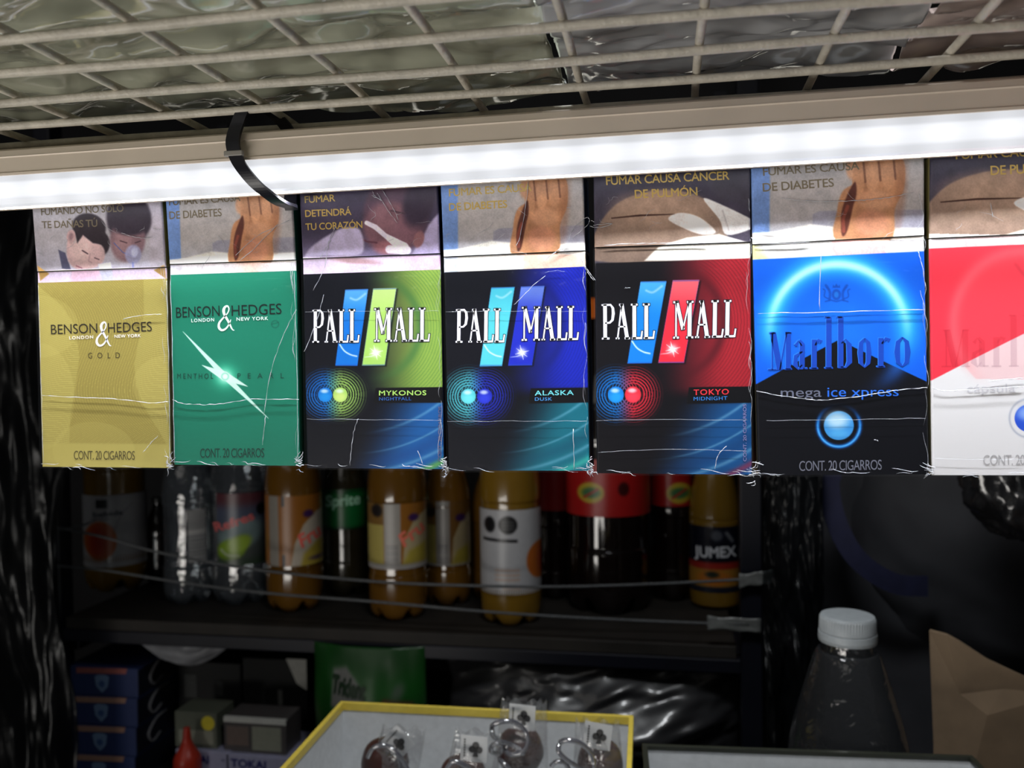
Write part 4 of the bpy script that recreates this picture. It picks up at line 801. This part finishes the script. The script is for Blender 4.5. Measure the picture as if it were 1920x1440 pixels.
# ------------------------------------------------------------------ cords stretched across the bottles
CORD = mat('grey_cord', (70, 72, 74), rough=.6, noise=.2, nscale=300)
TAPE = mat('frosted_tape', (104, 106, 104), rough=.3, noise=.2, nscale=90, bump=.5, bscale=150)
def cord(px, r, label, tape=None):
    pts = [at(x, y, 1, RY-8) for x, y in px]; root = empty('cord', pts[0]); tag(root, label, 'cord', 'cords across the bottle shelf')
    q = smooth_pts(pts, 8)-pts[0]
    MB().tube(q, r, 8).build('line', CORD, root, smooth=True)
    for (a, b, c, d_) in (tape or []):
        A_ = at(a, b, 1, RY-6); B_ = at(c, d_, 1, RY-6); n = 14; X = np.linspace(0, 1, n)
        P = np.array([[A_+(B_-A_)*t+np.array([0, -2.2-1.5*vnoise(t*5, s*3, 4), (s-.5)*11*(1+.4*vnoise(t*4, 0, 8))]) for t in X] for s in np.linspace(0, 1, 7)])
        grid_obj('tape', P-pts[0], TAPE, root, thick=.6)
cord([(62, 982), (100, 988), (190, 1006), (300, 1036), (480, 1068), (700, 1090), (880, 1098), (1060, 1100), (1250, 1094), (1400, 1086)], 1.5, 'upper grey cord stretched across the bottles', [(1385, 1088, 1450, 1080)])
cord([(62, 1054), (100, 1060), (200, 1070), (340, 1092), (500, 1112), (700, 1128), (900, 1146), (1080, 1158), (1300, 1168), (1405, 1170)], 1.5, 'lower grey cord stretched across the bottles', [(1326, 1166, 1426, 1172)])
cord([(112, 992), (135, 990), (160, 983), (178, 976)], 1.2, 'short loose cord end at the left post')

# ------------------------------------------------------------------ small goods on the lower board
GOODS = {}
def pm(n, c, **k):
    if (n, c) not in GOODS: GOODS[(n, c)] = mat(n, c, **({'rough': .4, 'noise': .06} | k))
    return GOODS[(n, c)]
BY = RY+14
# stack of four flat blue cartons
stack_x = [(126, 258), (124, 257), (122, 255), (120, 253)]
ztop = at(190, 1250, 1, BY)[2]; bh = (ztop-LOW_Z)/4
for i in range(4):
    z0 = LOW_Z+bh*(3-i); y_ = 1250+58*i; xa = at(stack_x[i][0], y_+30, 1, BY)[0]; xb = at(stack_x[i][1], y_+30, 1, BY)[0]; wd = xb-xa
    root = empty('blue_carton', ((xa+xb)/2, BY, z0)); tag(root, ['flat blue carton, topmost of the stack of four', 'flat blue carton, second from the top of the stack', 'flat blue carton, third from the top of the stack', 'flat blue carton at the bottom of the stack, cut by the lower edge'][i], 'carton', 'blue cartons stacked on the lower board')
    MB().box(-wd/2, wd/2, 0, 150, .1, bh-.6).build('box', pm('blue_card', (40, 52, 92)), root, bevel=.8)
    MB().quadbox([(-wd*.36, -.5, bh*.74), (wd*.34, -.5, bh*.80), (wd*.36, -.5, bh*.98), (-wd*.36, -.5, bh*.93)], (0, .6, 0)).build('red_band', pm('salmon_print', (150, 116, 100) if i else (146, 84, 78)), root)
    MB().quadbox([(x*wd*.1, -.5, bh*(.42+.30*z)) for x, z in ((-1, .8), (-.5, 1), (.5, 1), (1, .8), (.8, -.3), (0, -1), (-.8, -.3))], (0, .6, 0)).build('shield_emblem', pm('pale_blue_print', (104, 128, 160)), root)
    MB().quadbox([(x*wd*.045, -.8, bh*(.42+.12*z)) for x, z in [(math.cos(t), math.sin(t)) for t in np.linspace(0, 6.28, 10)[:-1]]], (0, .6, 0)).build('emblem_centre', pm('blue_print', (60, 84, 130)), root)
    MB().box(wd/2, wd/2+.4, 1, 149, 2, bh-3).build('side_panel', pm('dark_side', (24, 26, 38)), root)
    cpts = smooth_pts([(.4+60, bh*.9), (.4+38, bh*.86), (.4+22, bh*.5), (.4+30, bh*.16), (.4+46, bh*.3)], 6)
    if i < 3: MB().tube([(wd/2+.7, a, b) for a, b in cpts], [1.0+.9*math.sin(3.14*j/(len(cpts)-1)) for j in range(len(cpts))], 6).build('script_letter', pm('grey_print', (120, 120, 124)), root)
def front_box(name, x0, x1, yt, yb, Y, dep, m, label, cat, zb=None, group=None):
    ym = (yt+yb)/2; xa = at(x0, ym, 1, Y)[0]; xb = at(x1, ym, 1, Y)[0]; zt = at((x0+x1)/2, yt, 1, Y)[2]; z0 = zb if zb is not None else at((x0+x1)/2, yb, 1, Y)[2]
    root = empty(name, ((xa+xb)/2, Y, z0)); tag(root, label, cat, group)
    MB().box((xa-xb)/2, (xb-xa)/2, 0, dep, .1, zt-z0).build('box', m, root, bevel=.8)
    return root, xb-xa, zt-z0
BLK = pm('black_card', (34, 35, 36))
for x0, x1, lb, tx in ((330, 430, 'white printed lighter tray behind the red nozzle', 'TOKAI'), (424, 545, 'white printed lighter tray beside the yellow rimmed box', 'TOKAI')):
    r_, wd, hh = front_box('lighter_tray', x0, x1, 1408 if x0 < 400 else 1418, 1480, BY-2, 70, pm('lilac_card', (150, 150, 176)), lb, 'lighter tray', zb=LOW_Z, group='lighter trays on the lower board')
    v, f = text_art(tx, (-wd*.42, 0), (wd*.12, 0), 8.5, .04); MB().add([(a, -.3-.03*l, hh-13.5-b) for a, b, l in v], f).build('tray_lettering', ink((44, 46, 104)), r_)
    v, f = text_art('x', (wd*.36, 0), (wd*.42, 0), 4, .02); MB().add([(a, -.3-.03*l, hh-10-b) for a, b, l in v], f).build('small_mark', ink((70, 72, 110)), r_)
    TRZ = LOW_Z+hh
    if x0 < 400:
        q, w2, h2 = front_box('lighter_pack', 328, 406, 1336, 1406, BY+4, 40, pm('olive_grey_pack', (92, 96, 84)), 'olive grey lighter pack with a yellow dot on its tray', 'lighter pack', zb=TRZ, group='lighter packs')
        MB().lathe([(8, 0), (8, .5)], 24).build('yellow_dot', pm('yellow_print', (206, 190, 50)), q, rot=(math.pi/2, 0, 0), loc=(w2*.30, 0, h2*.72)); MB().box(-w2*.4, w2*.42, -.4, 0, h2*.12, h2*.5).build('pale_panel', pm('grey_window', (134, 136, 122)), q)
    else:
        q, w2, h2 = front_box('lighter_pack', 420, 536, 1348, 1414, BY+4, 40, pm('grey_pack', (74, 70, 70)), 'grey lighter pack with a white edge and two windows', 'lighter pack', zb=TRZ, group='lighter packs')
        MB().box(-w2*.5, w2*.5, -.5, 4, h2-5, h2+.4).build('white_edge', pm('white_card', (196, 196, 190)), q); MB().box(-w2*.04, w2*.42, -.4, 0, h2*.1, h2*.78).build('pale_panel', pm('grey_window', (134, 136, 122)), q); MB().box(-w2*.45, -w2*.1, -.4, 0, h2*.2, h2*.75).build('brown_panel', pm('brown_window', (104, 90, 84)), q)
BZ = at(440, 1338, 1, BY+70)[2]
r_, wd, hh = front_box('black_carton', 335, 452, 1242, 1400, BY+80, 120, BLK, 'black carton with faint grey print behind the lighter packs', 'carton', zb=LOW_Z)
for a, b, c, d_ in ((.1, .62, .3, .86), (.55, .5, .8, .6), (.62, .66, .72, .8)): MB().box((a-.5)*wd, (c-.5)*wd, -.4, 0, b*hh, d_*hh).build('grey_print', pm('grey_print', (70, 72, 72)), r_)
r_, wd, hh = front_box('black_carton', 456, 576, 1236, 1400, BY+84, 130, BLK, 'black carton with one white corner beside the green bag', 'carton', zb=LOW_Z)
MB().quadbox([(wd*.5+1, -3, hh*1.02), (wd*.5+1, -3, hh*.72), (wd*.36, -3, hh*.78), (wd*.2, -3, hh*1.02)], (0, 2.4, 0)).build('white_corner', pm('white_card', (226, 226, 218)), r_)
MB().box(wd*.05, wd*.12, -.4, 0, hh*.55, hh*.7).build('grey_print', pm('grey_print', (110, 112, 110)), r_)
# red squeeze nozzle bottle
np_ = at(322, 1440, 1, BY-45); rn = 17.
zt = at(322, 1386, 1, BY-45)[2]
root = empty('nozzle_bottle', (np_[0], BY-45+30, LOW_Z)); tag(root, 'small bottle with a red orange nozzle in front of the cartons', 'bottle')
hN = zt-LOW_Z
MB().lathe([(15, 0), (16, 3), (16, hN*.28), (14, hN*.34)], 32).build('body', pm('red_plastic', (176, 50, 36)), root, smooth=True)
MB().lathe(smooth_pts([(14.4, hN*.34), (14.6, hN*.50), (13.4, hN*.6), (8, hN*.72), (5, hN*.82), (4, hN*.93), (3.2, hN)], 5), 32).build('nozzle', pm('red_orange_plastic', (168, 48, 32), rough=.35), root, smooth=True)
# sagging white plastic under the upper beam
P = []
for v in np.linspace(0, 1, 24):
    row = []
    for u in np.linspace(0, 1, 44):
        x = 262+172*u; yb = 1204+46*math.sin(math.pi*min(1, u*1.0))**.8; y = 1198+(yb-1198)*v; q = at(x, y, 1, RY+40); q = q+np.array([0, 34*math.sin(math.pi*v)*math.sin(math.pi*u)*-.4+5*vnoise(u*9, v*6, 2), 0]); row.append(q)
    P.append(row)
P = np.array(P)
tag(grid_obj('plastic_bag', P, mat('white_plastic', (150, 152, 158), rough=.3, noise=.2, nscale=40), thick=.5), 'whitish plastic bag sagging under the shelf beam', 'plastic bag')
# green gum bag
gx0, gx1 = 577, 790; n1, n2 = 120, 80; P = np.zeros((n2, n1, 3)); AX = np.zeros((n2, n1)); AY = np.zeros((n2, n1))
zt = at(660, 1216, 1, BY-30)[2]
for j, v in enumerate(np.linspace(0, 1, n2)):
    for i, u in enumerate(np.linspace(0, 1, n1)):
        AX[j, i] = gx0+(gx1-gx0)*u; AY[j, i] = 1216+v*190
        q = at(AX[j, i], 1300, 1, BY-30); P[j, i] = (q[0], BY-12-30*(math.sin(math.pi*u)*math.sin(math.pi*min(1, .08+v*.92)))**.6+3*vnoise(u*7, v*6, 5), zt+(LOW_Z-zt)*v)
A = Art(AX, AY, (36, 110, 40))
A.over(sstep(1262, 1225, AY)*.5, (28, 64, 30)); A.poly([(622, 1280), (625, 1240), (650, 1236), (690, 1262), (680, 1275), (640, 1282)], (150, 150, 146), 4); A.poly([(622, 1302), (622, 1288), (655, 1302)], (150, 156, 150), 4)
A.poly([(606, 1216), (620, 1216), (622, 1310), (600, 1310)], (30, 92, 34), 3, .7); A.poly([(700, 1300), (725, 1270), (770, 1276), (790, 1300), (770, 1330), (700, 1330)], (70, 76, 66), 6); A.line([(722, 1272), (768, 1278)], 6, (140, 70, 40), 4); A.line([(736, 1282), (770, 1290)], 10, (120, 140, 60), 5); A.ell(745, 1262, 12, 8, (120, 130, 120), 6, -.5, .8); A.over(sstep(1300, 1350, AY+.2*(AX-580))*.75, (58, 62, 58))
bag = empty('gum_bag', (0, 0, 0)); tag(bag, 'green printed gum bag behind the yellow rimmed box', 'bag')
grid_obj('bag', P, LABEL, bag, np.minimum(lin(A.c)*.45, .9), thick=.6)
v, f = text_art('Trident', (624, 1264), (690, 1268), 18, .05, .95, .0)
GB = P.copy()
def on_bag(a, b):
    u = (a-gx0)/(gx1-gx0)*(n1-1); w_ = (b-1216)/190*(n2-1); i = int(np.clip(u, 0, n1-2)); j = int(np.clip(w_, 0, n2-2)); fu = u-i; fw = w_-j
    q = (GB[j, i]*(1-fu)+GB[j, i+1]*fu)*(1-fw)+(GB[j+1, i]*(1-fu)+GB[j+1, i+1]*fu)*fw; return (q[0], q[1]-1.6, q[2])
MB().add([np.array(on_bag(a, b))-(0, .05*l, 0) for a, b, l in v], f).build('bag_lettering', ink((14, 40, 18)), bag)
# clear sack with shiny folds on the lower board, right
n1, n2 = 130, 70; P = np.zeros((n2, n1, 3)); zt = at(1200, 1262, 1, BY)[2]
for j, v in enumerate(np.linspace(0, 1, n2)):
    for i, u in enumerate(np.linspace(0, 1, n1)):
        q = at(830+562*u, 1330, 1, BY); fo = fbm(u*3.0-v*1.6+2, v*5+u*3.2, 7, 3)
        P[j, i] = (q[0], BY+50-60*math.sin(math.pi*min(1, .12+.88*v))*(math.sin(math.pi*u))**.5-46*fo, zt+(LOW_Z-zt)*v+6*vnoise(u*8, v*5, 9))
P[-1, :, 2] = LOW_Z+1; P[..., 2] = np.maximum(P[..., 2], LOW_Z+1)
tag(grid_obj('plastic_sack', P, mat('dark_clear_plastic', (38, 38, 40), rough=.36, noise=.2, nscale=20, spec=.8, coat=.4), thick=.6), 'dark clear plastic sack with shiny folds beside the right post', 'sack')

# ------------------------------------------------------------------ counter (below the frame) and what stands on it
tag(MB().box(-330, 700, 20, 330, CT_Z-25, CT_Z).build('trim_1', pm('counter_board', (60, 50, 42))), kind='structure')
tag(MB().box(-330, 700, 30, 50, FLOOR_Z, CT_Z-25).build('trim_2', pm('counter_board', (60, 50, 42))), kind='structure')
# open lollipop box
def open_box(name, cx, yb, wd, dep, zt, zb, inner, outer, rim, rimw, label, cat, rot=0, rimt=2.2):
    root = empty(name, (cx, yb, zb), (0, 0, rot)); tag(root, label, cat)
    t = 2.0; H = zt-zb
    MB().box(-wd/2, wd/2, -t, 0, 0, H).build('back_panel', inner, root); MB().box(-wd/2, -wd/2+t, -dep, -t-.05, 0, H).build('side_panel', inner, root); MB().box(wd/2-t, wd/2, -dep, -t-.05, 0, H).build('side_panel', inner, root)
    MB().box(-wd/2, wd/2, -dep-t, -dep-.05, 0, H*.8).build('front_panel', outer, root); MB().box(-wd/2+t, wd/2-t, -dep, -t, .05, 1.5).build('bottom_panel', inner, root)
    b = MB(); b.box(-wd/2-.6, wd/2+.6, -t-.5, .8, H-rimw, H+.5).box(-wd/2-.8, -wd/2+t+.5, -dep, -t-.6, H-rimw, H+.5).box(wd/2-t-.5, wd/2+.8, -dep, -t-.6, H-rimw, H+.5)
    b.build('rim', rim, root, bevel=.3)
    return root
WHITE = pm('white_card', (206, 208, 210), rough=.6)
LZT = -207.; c0 = at(640, 1316, 2, LZT); c1 = at(1186, 1343, 2, LZT); fl = at(567, 1440, 2, LZT)
rot = math.atan2(c1[1]-c0[1], c1[0]-c0[0]); LW_ = float(np.linalg.norm(c1-c0))
lbox = open_box('lollipop_box', (c0[0]+c1[0])/2, (c0[1]+c1[1])/2, LW_, 150, LZT, CT_Z, WHITE, WHITE, pm('yellow_card', (214, 190, 78)), 5.2, 'open white box with a yellow rim full of wrapped lollipops', 'box', rot)
BAGF = film('lollipop_wrapper_film', gloss=.10, rough=.06, haze=.10, bump=.7, bscale=90, hazecol=(190, 194, 196), edge=.2)
CHOC = pm('chocolate', (62, 36, 32), rough=.35)
RIB = film('clear_ribbon', tint=(150, 150, 156), gloss=.25, rough=.15, haze=.3, bump=.1, hazecol=(150, 150, 160), edge=.3)
TAGM = film('frosted_tag', tint=(220, 222, 224), gloss=.06, rough=.3, haze=.55, bump=.05, hazecol=(206, 208, 210))
EMB = pm('dark_emblem', (40, 40, 42))
def lolly(cx, cy, rp, Y, tagp, tagrot, label, loops, seed):
    p = at(cx, cy, 1, Y); r = px_r(p, 2*rp); root = empty('lollipop', p); tag(root, label, 'lollipop', 'wrapped lollipops in the yellow rimmed box')
    MB().lathe(smooth_pts([(.02*r, -.92*r), (.6*r, -.8*r), (.96*r, -.3*r), (1.0*r, .1*r), (.8*r, .66*r), (.4*r, .92*r), (.02*r, .98*r)], 6), 40).build('candy', CHOC, root, smooth=True)
    MB().tube([(0, 0, -.9*r), (1, 3, -.9*r-40)], 2.2, 10).build('stick', pm('white_stick', (220, 220, 220)), root, smooth=True)
    # bag: a loose clear sleeve rising to the tag
    t = at(tagp[0], tagp[1], 1, Y-6)-p; n1, n2 = 40, 26; G = np.zeros((n2, n1, 3))
    for j, v in enumerate(np.linspace(0, 1, n2)):
        cxv = t*(v**1.2)*1.15; wv = r*1.22*(1-.25*v); dv = r*1.16*(1-v)**.6+1.5
        for i, a in enumerate(np.linspace(0, 2*math.pi, n1)):
            G[j, i] = (cxv[0]+wv*math.cos(a)*(1+.08*math.sin(5*a+seed)), cxv[1]+dv*math.sin(a), -.95*r*(1-v)+cxv[2]*v+r*.3*v+2*math.sin(7*a+seed)*v)
    grid_obj('wrapper', G, BAGF, root)
    tm = MB(); c_, s_ = math.cos(tagrot), math.sin(tagrot); tw, th = 8.6, 8.2
    R2 = lambda a, b: (t[0]+a*c_-b*s_, t[1]-r*.45, t[2]+a*s_+b*c_)
    tm.quadbox([R2(-tw, -th), R2(tw, -th), R2(tw, th), R2(-tw, th)], (0, .4, 0)); tg = tm.build('tag', TAGM, root, bevel=.0)
    e = MB()
    for ox, oz, rr in ((0, 2.4, 2.3), (-2.3, -.2, 2.2), (2.3, -.2, 2.2)):
        k = [R2(1.2+ox+rr*math.cos(q), oz+rr*math.sin(q)) for q in np.linspace(0, 6.28, 12)[:-1]]; e.quadbox([(a, b-.3, c) for a, b, c in k], (0, .2, 0))
    e.quadbox([(a, b-.3, c) for a, b, c in (R2(.6, 0), R2(1.8, 0), R2(3.0, -4.8), R2(-.6, -4.8))], (0, .2, 0))
    for q in np.linspace(-5, 5, 7): e.quadbox([(a, b-.3, c) for a, b, c in (R2(-6.4, q), R2(-5.4, q), R2(-5.4, q+.9), R2(-6.4, q+.9))], (0, .2, 0))
    e.build('emblem', EMB, tg)
    for lp in loops:
        q = smooth_pts([at(x, y, 1, Y-r*1.25-4-3*math.sin(i*1.3))-p for i, (x, y) in enumerate(lp)], 7)
        MB().tube(q, 1.55, 8).build('ribbon', RIB, root, smooth=True)
    return root
LY = c0[1]
lolly(722, 1428, 44, LY-42, (752, 1384), -.75, 'wrapped lollipop nearest the left wall of the yellow rimmed box', [[(690, 1420), (700, 1402), (722, 1398), (742, 1410), (752, 1440), (748, 1470)], [(712, 1395), (735, 1405), (755, 1425), (768, 1450)]], 1)
lolly(868, 1462, 46, LY-60, (893, 1395), -.05, 'wrapped lollipop low in the middle of the box, its tag to the right', [[(835, 1445), (850, 1428), (872, 1436), (890, 1455)]], 2)
lolly(975, 1408, 44, LY-38, (982, 1337), -.06, 'wrapped lollipop whose tag stands above the yellow rim', [[(922, 1362), (930, 1356), (955, 1352), (975, 1360), (988, 1378), (988, 1398), (976, 1412), (955, 1414), (948, 1404), (958, 1396), (980, 1410)], [(922, 1366), (924, 1378), (938, 1390), (960, 1396), (984, 1414)], [(920, 1405), (926, 1396), (938, 1396), (940, 1408), (930, 1414), (921, 1408), (922, 1400)], [(936, 1424), (948, 1434), (958, 1445)]], 3)
lolly(1125, 1428, 42, LY-46, (1122, 1372), -.12, 'wrapped lollipop in the right corner of the yellow rimmed box', [[(1050, 1392), (1062, 1388), (1085, 1392), (1105, 1408), (1114, 1432), (1112, 1455)], [(1048, 1396), (1048, 1410), (1064, 1426), (1090, 1442), (1110, 1456)], [(1034, 1436), (1044, 1428), (1058, 1430), (1066, 1442)]], 4)
# white carton tray on the right
TZ = -203.; d0 = at(1206, 1396, 2, TZ); d1 = at(1822, 1418, 2, TZ); rot2 = math.atan2(d1[1]-d0[1], d1[0]-d0[0])
open_box('carton_tray', (d0[0]+d1[0])/2, (d0[1]+d1[1])/2, float(np.linalg.norm(d1-d0)), 140, TZ, CT_Z, WHITE, WHITE, pm('dark_olive_card', (44, 46, 38)), 2.4, 'open white carton tray with a dark rim at the lower edge', 'carton tray', rot2)
# large clear bottle
bp_ = at(1589, 1210, 1, 0); BYY = 285.
cb = at(1589, 1165, 1, BYY); k = depth(cb)/F_PX
zc0 = at(1589, 1214, 1, BYY-18)[2]; zc1 = at(1589, 1160, 1, BYY-10)[2]
root = empty('clear_bottle', (cb[0], BYY, CT_Z)); tag(root, 'clear plastic bottle with a grey screw cap behind the white tray', 'bottle')
Hh = zc1-CT_Z; hc = zc0-CT_Z; rc = 50*k
MB().lathe(smooth_pts([(rc*.9, hc-2), (rc*.92, hc-8), (rc*1.15, hc-26*k*1.0), (rc*1.62, hc-100*k), (rc*2.0, hc-170*k), (rc*2.2, hc-230*k), (rc*2.25, hc-300*k), (rc*2.25, 10), (rc*2.1, .5)], 6)[::-1], 56, cap=False).build('body', film('clear_thick_plastic', tint=(216, 220, 222), gloss=.07, rough=.07, haze=.06, bump=.35, bscale=60, hazecol=(130, 132, 136), edge=.35), root, smooth=True)
MB().lathe([(rc*1.03, hc-1), (rc*1.05, hc+1), (rc*1.04, hc+5*1), (rc*1.0, hc+5.2), (rc*1.02, hc+6.0), (rc*.99, Hh-2.0), (rc*.95, Hh-.5), (rc*.86, Hh)], 240, rf=lambda rr, z, th: rr*(1+(.012*math.cos(60*th) if z > hc+6 and z < Hh-1.5 else 0))).build('cap', pm('grey_cap_plastic', (146, 151, 154), rough=.45), root, smooth=False)
# torn cardboard
q = [(1748, 1186), (1776, 1190), (1800, 1202), (1852, 1236), (1890, 1254), (1990, 1300), (1990, 1560), (1756, 1560), (1755, 1400)]
W_ = [at(x, y, 1, 330) for x, y in q]
zmin = min(p[2] for p in W_); root = MB()
front = [np.array([p[0], p[1]+(6 if i in (0, 7, 8) else 0), max(p[2], CT_Z+.2)]) for i, p in enumerate(W_)]
mid = [at(1800, 1300, 1, 331.5), at(1850, 1340, 1, 327), at(1880, 1290, 1, 331), at(1830, 1420, 1, 329)]
allp = front+mid; root.add(allp, [(0, 1, 9), (1, 2, 9), (2, 3, 9), (3, 11, 9), (3, 4, 11), (4, 5, 11), (5, 6, 10), (5, 10, 11), (9, 11, 10), (9, 10, 12), (10, 6, 12), (6, 7, 12), (7, 8, 12), (8, 9, 12), (8, 0, 9)])
cb_ = root.build('cardboard_flap', mat('brown_cardboard', (128, 108, 86), rough=.8, noise=.10, nscale=60)); sd = cb_.modifiers.new('thickness', 'SOLIDIFY'); sd.thickness = .0035; sd.offset = 0
tag(cb_, 'torn piece of brown cardboard standing at the lower right', 'cardboard')
# dark cloth bag with a blue strap
def blob(name, c, rx, ry, rz, seed, m, parent, amp=.16, fq=2.2):
    n1, n2 = 90, 60; G = np.zeros((n2, n1, 3))
    for j, v in enumerate(np.linspace(-math.pi/2, math.pi/2, n2)):
        a = np.linspace(0, 2*math.pi, n1); f = 1+amp*(fbm(a*fq+1.3*v, np.full_like(a, v*fq*1.2+5), seed, 4)-.5)*2
        f[-1] = f[0]; cv = math.copysign(abs(math.cos(v))**.7, math.cos(v))
        G[j, :, 0] = c[0]+rx*cv*np.cos(a)*f; G[j, :, 1] = c[1]+ry*cv*np.sin(a)*f; G[j, :, 2] = c[2]+rz*math.copysign(abs(math.sin(v))**.8, math.sin(v))*(1+.05*(f-1))
    return grid_obj(name, G, m, parent, flip=True)
CLOTH = mat('black_cloth', (56, 57, 62), rough=.75, noise=.25, nscale=14, bump=.5, bscale=25)
cc = at(1790, 1130, 1, 640); root = empty('cloth_bag', (cc[0], 640, cc[2])); tag(root, 'black cloth bag with a dark blue strap in the shade on the right', 'bag')
blob('bag', (0, 0, -40), 172, 90, 300, 4, CLOTH, root, .10, 2.0)
blob('flap', (25, -45, 90), 140, 80, 140, 8, CLOTH, root, .12, 1.6)
sp_ = smooth_pts([at(x, y, 1, 500)-np.array([cc[0], 640, cc[2]]) for x, y in ((1552, 860), (1558, 940), (1582, 1010), (1620, 1060), (1680, 1095), (1740, 1100))], 8)
vs = []; fs = []
for i, p_ in enumerate(sp_):
    t = sp_[min(i+1, len(sp_)-1)]-sp_[max(i-1, 0)]; t /= np.linalg.norm(t); n = np.array([-t[2], 0, t[0]]); wv = 9 if i > 4 else 11; vs += [p_+n*wv, p_-n*wv, p_-n*wv+np.array([0, 3, 0]), p_+n*wv+np.array([0, 3, 0])]
for i in range(len(sp_)-1): fs += [(4*i+a, 4*i+(a+1) % 4, 4*i+4+(a+1) % 4, 4*i+4+a) for a in range(4)]
MB().add(vs, fs).build('strap', mat('dark_blue_webbing', (30, 33, 62), rough=.6, noise=.15, nscale=90), root)
# shiny sack above it
cs_ = at(1925, 885, 1, 410)+np.array([0, 0, 75]); root = MB()
o = blob('garbage_bag', (0, 0, 0), 52, 40, 127, 21, mat('black_glossy_plastic', (26, 26, 28), rough=.22, noise=.2, coat=.7, spec=.9, bump=1.0, bscale=45), None, .3, 4.0); o.location = Vector(cs_)*S
tag(o, 'shiny crumpled dark plastic bag hanging behind the red and white pack', 'plastic bag')
# plastic curtains at both sides of the rack
CURT = film('dark_curtain_plastic', tint=(170, 174, 176), gloss=.018, rough=.3, haze=.10, bump=.5, bscale=18, hazecol=(40, 42, 46), edge=.04)
def curtain(x0, x1, y0, y1, Y, seed, label):
    n1, n2 = 60, 160; P = np.zeros((n2, n1, 3)); a0 = at(x0, 1000, 1, Y)[0]; a1 = at(x1, 1000, 1, Y)[0]; z1_ = at((x0+x1)/2, y0, 1, Y)[2]; z0_ = at((x0+x1)/2, y1, 1, Y)[2]
    for j, v in enumerate(np.linspace(0, 1, n2)):
        u = np.linspace(0, 1, n1); P[j, :, 0] = a0+(a1-a0)*u; P[j, :, 1] = Y+34*(fbm(u*4+.4*math.sin(v*5), np.full_like(u, v*3.5), seed, 4)-.5)*2; P[j, :, 2] = z1_+(z0_-z1_)*v
    tag(grid_obj('plastic_curtain', P, CURT, thick=.4), label, 'plastic curtain', 'clear plastic curtains beside the rack')
curtain(-60, 128, 330, 1560, 480, 3, 'clear plastic curtain hanging left of the rack')
curtain(1432, 1545, 800, 1400, 478, 6, 'clear plastic curtain hanging right of the rack')
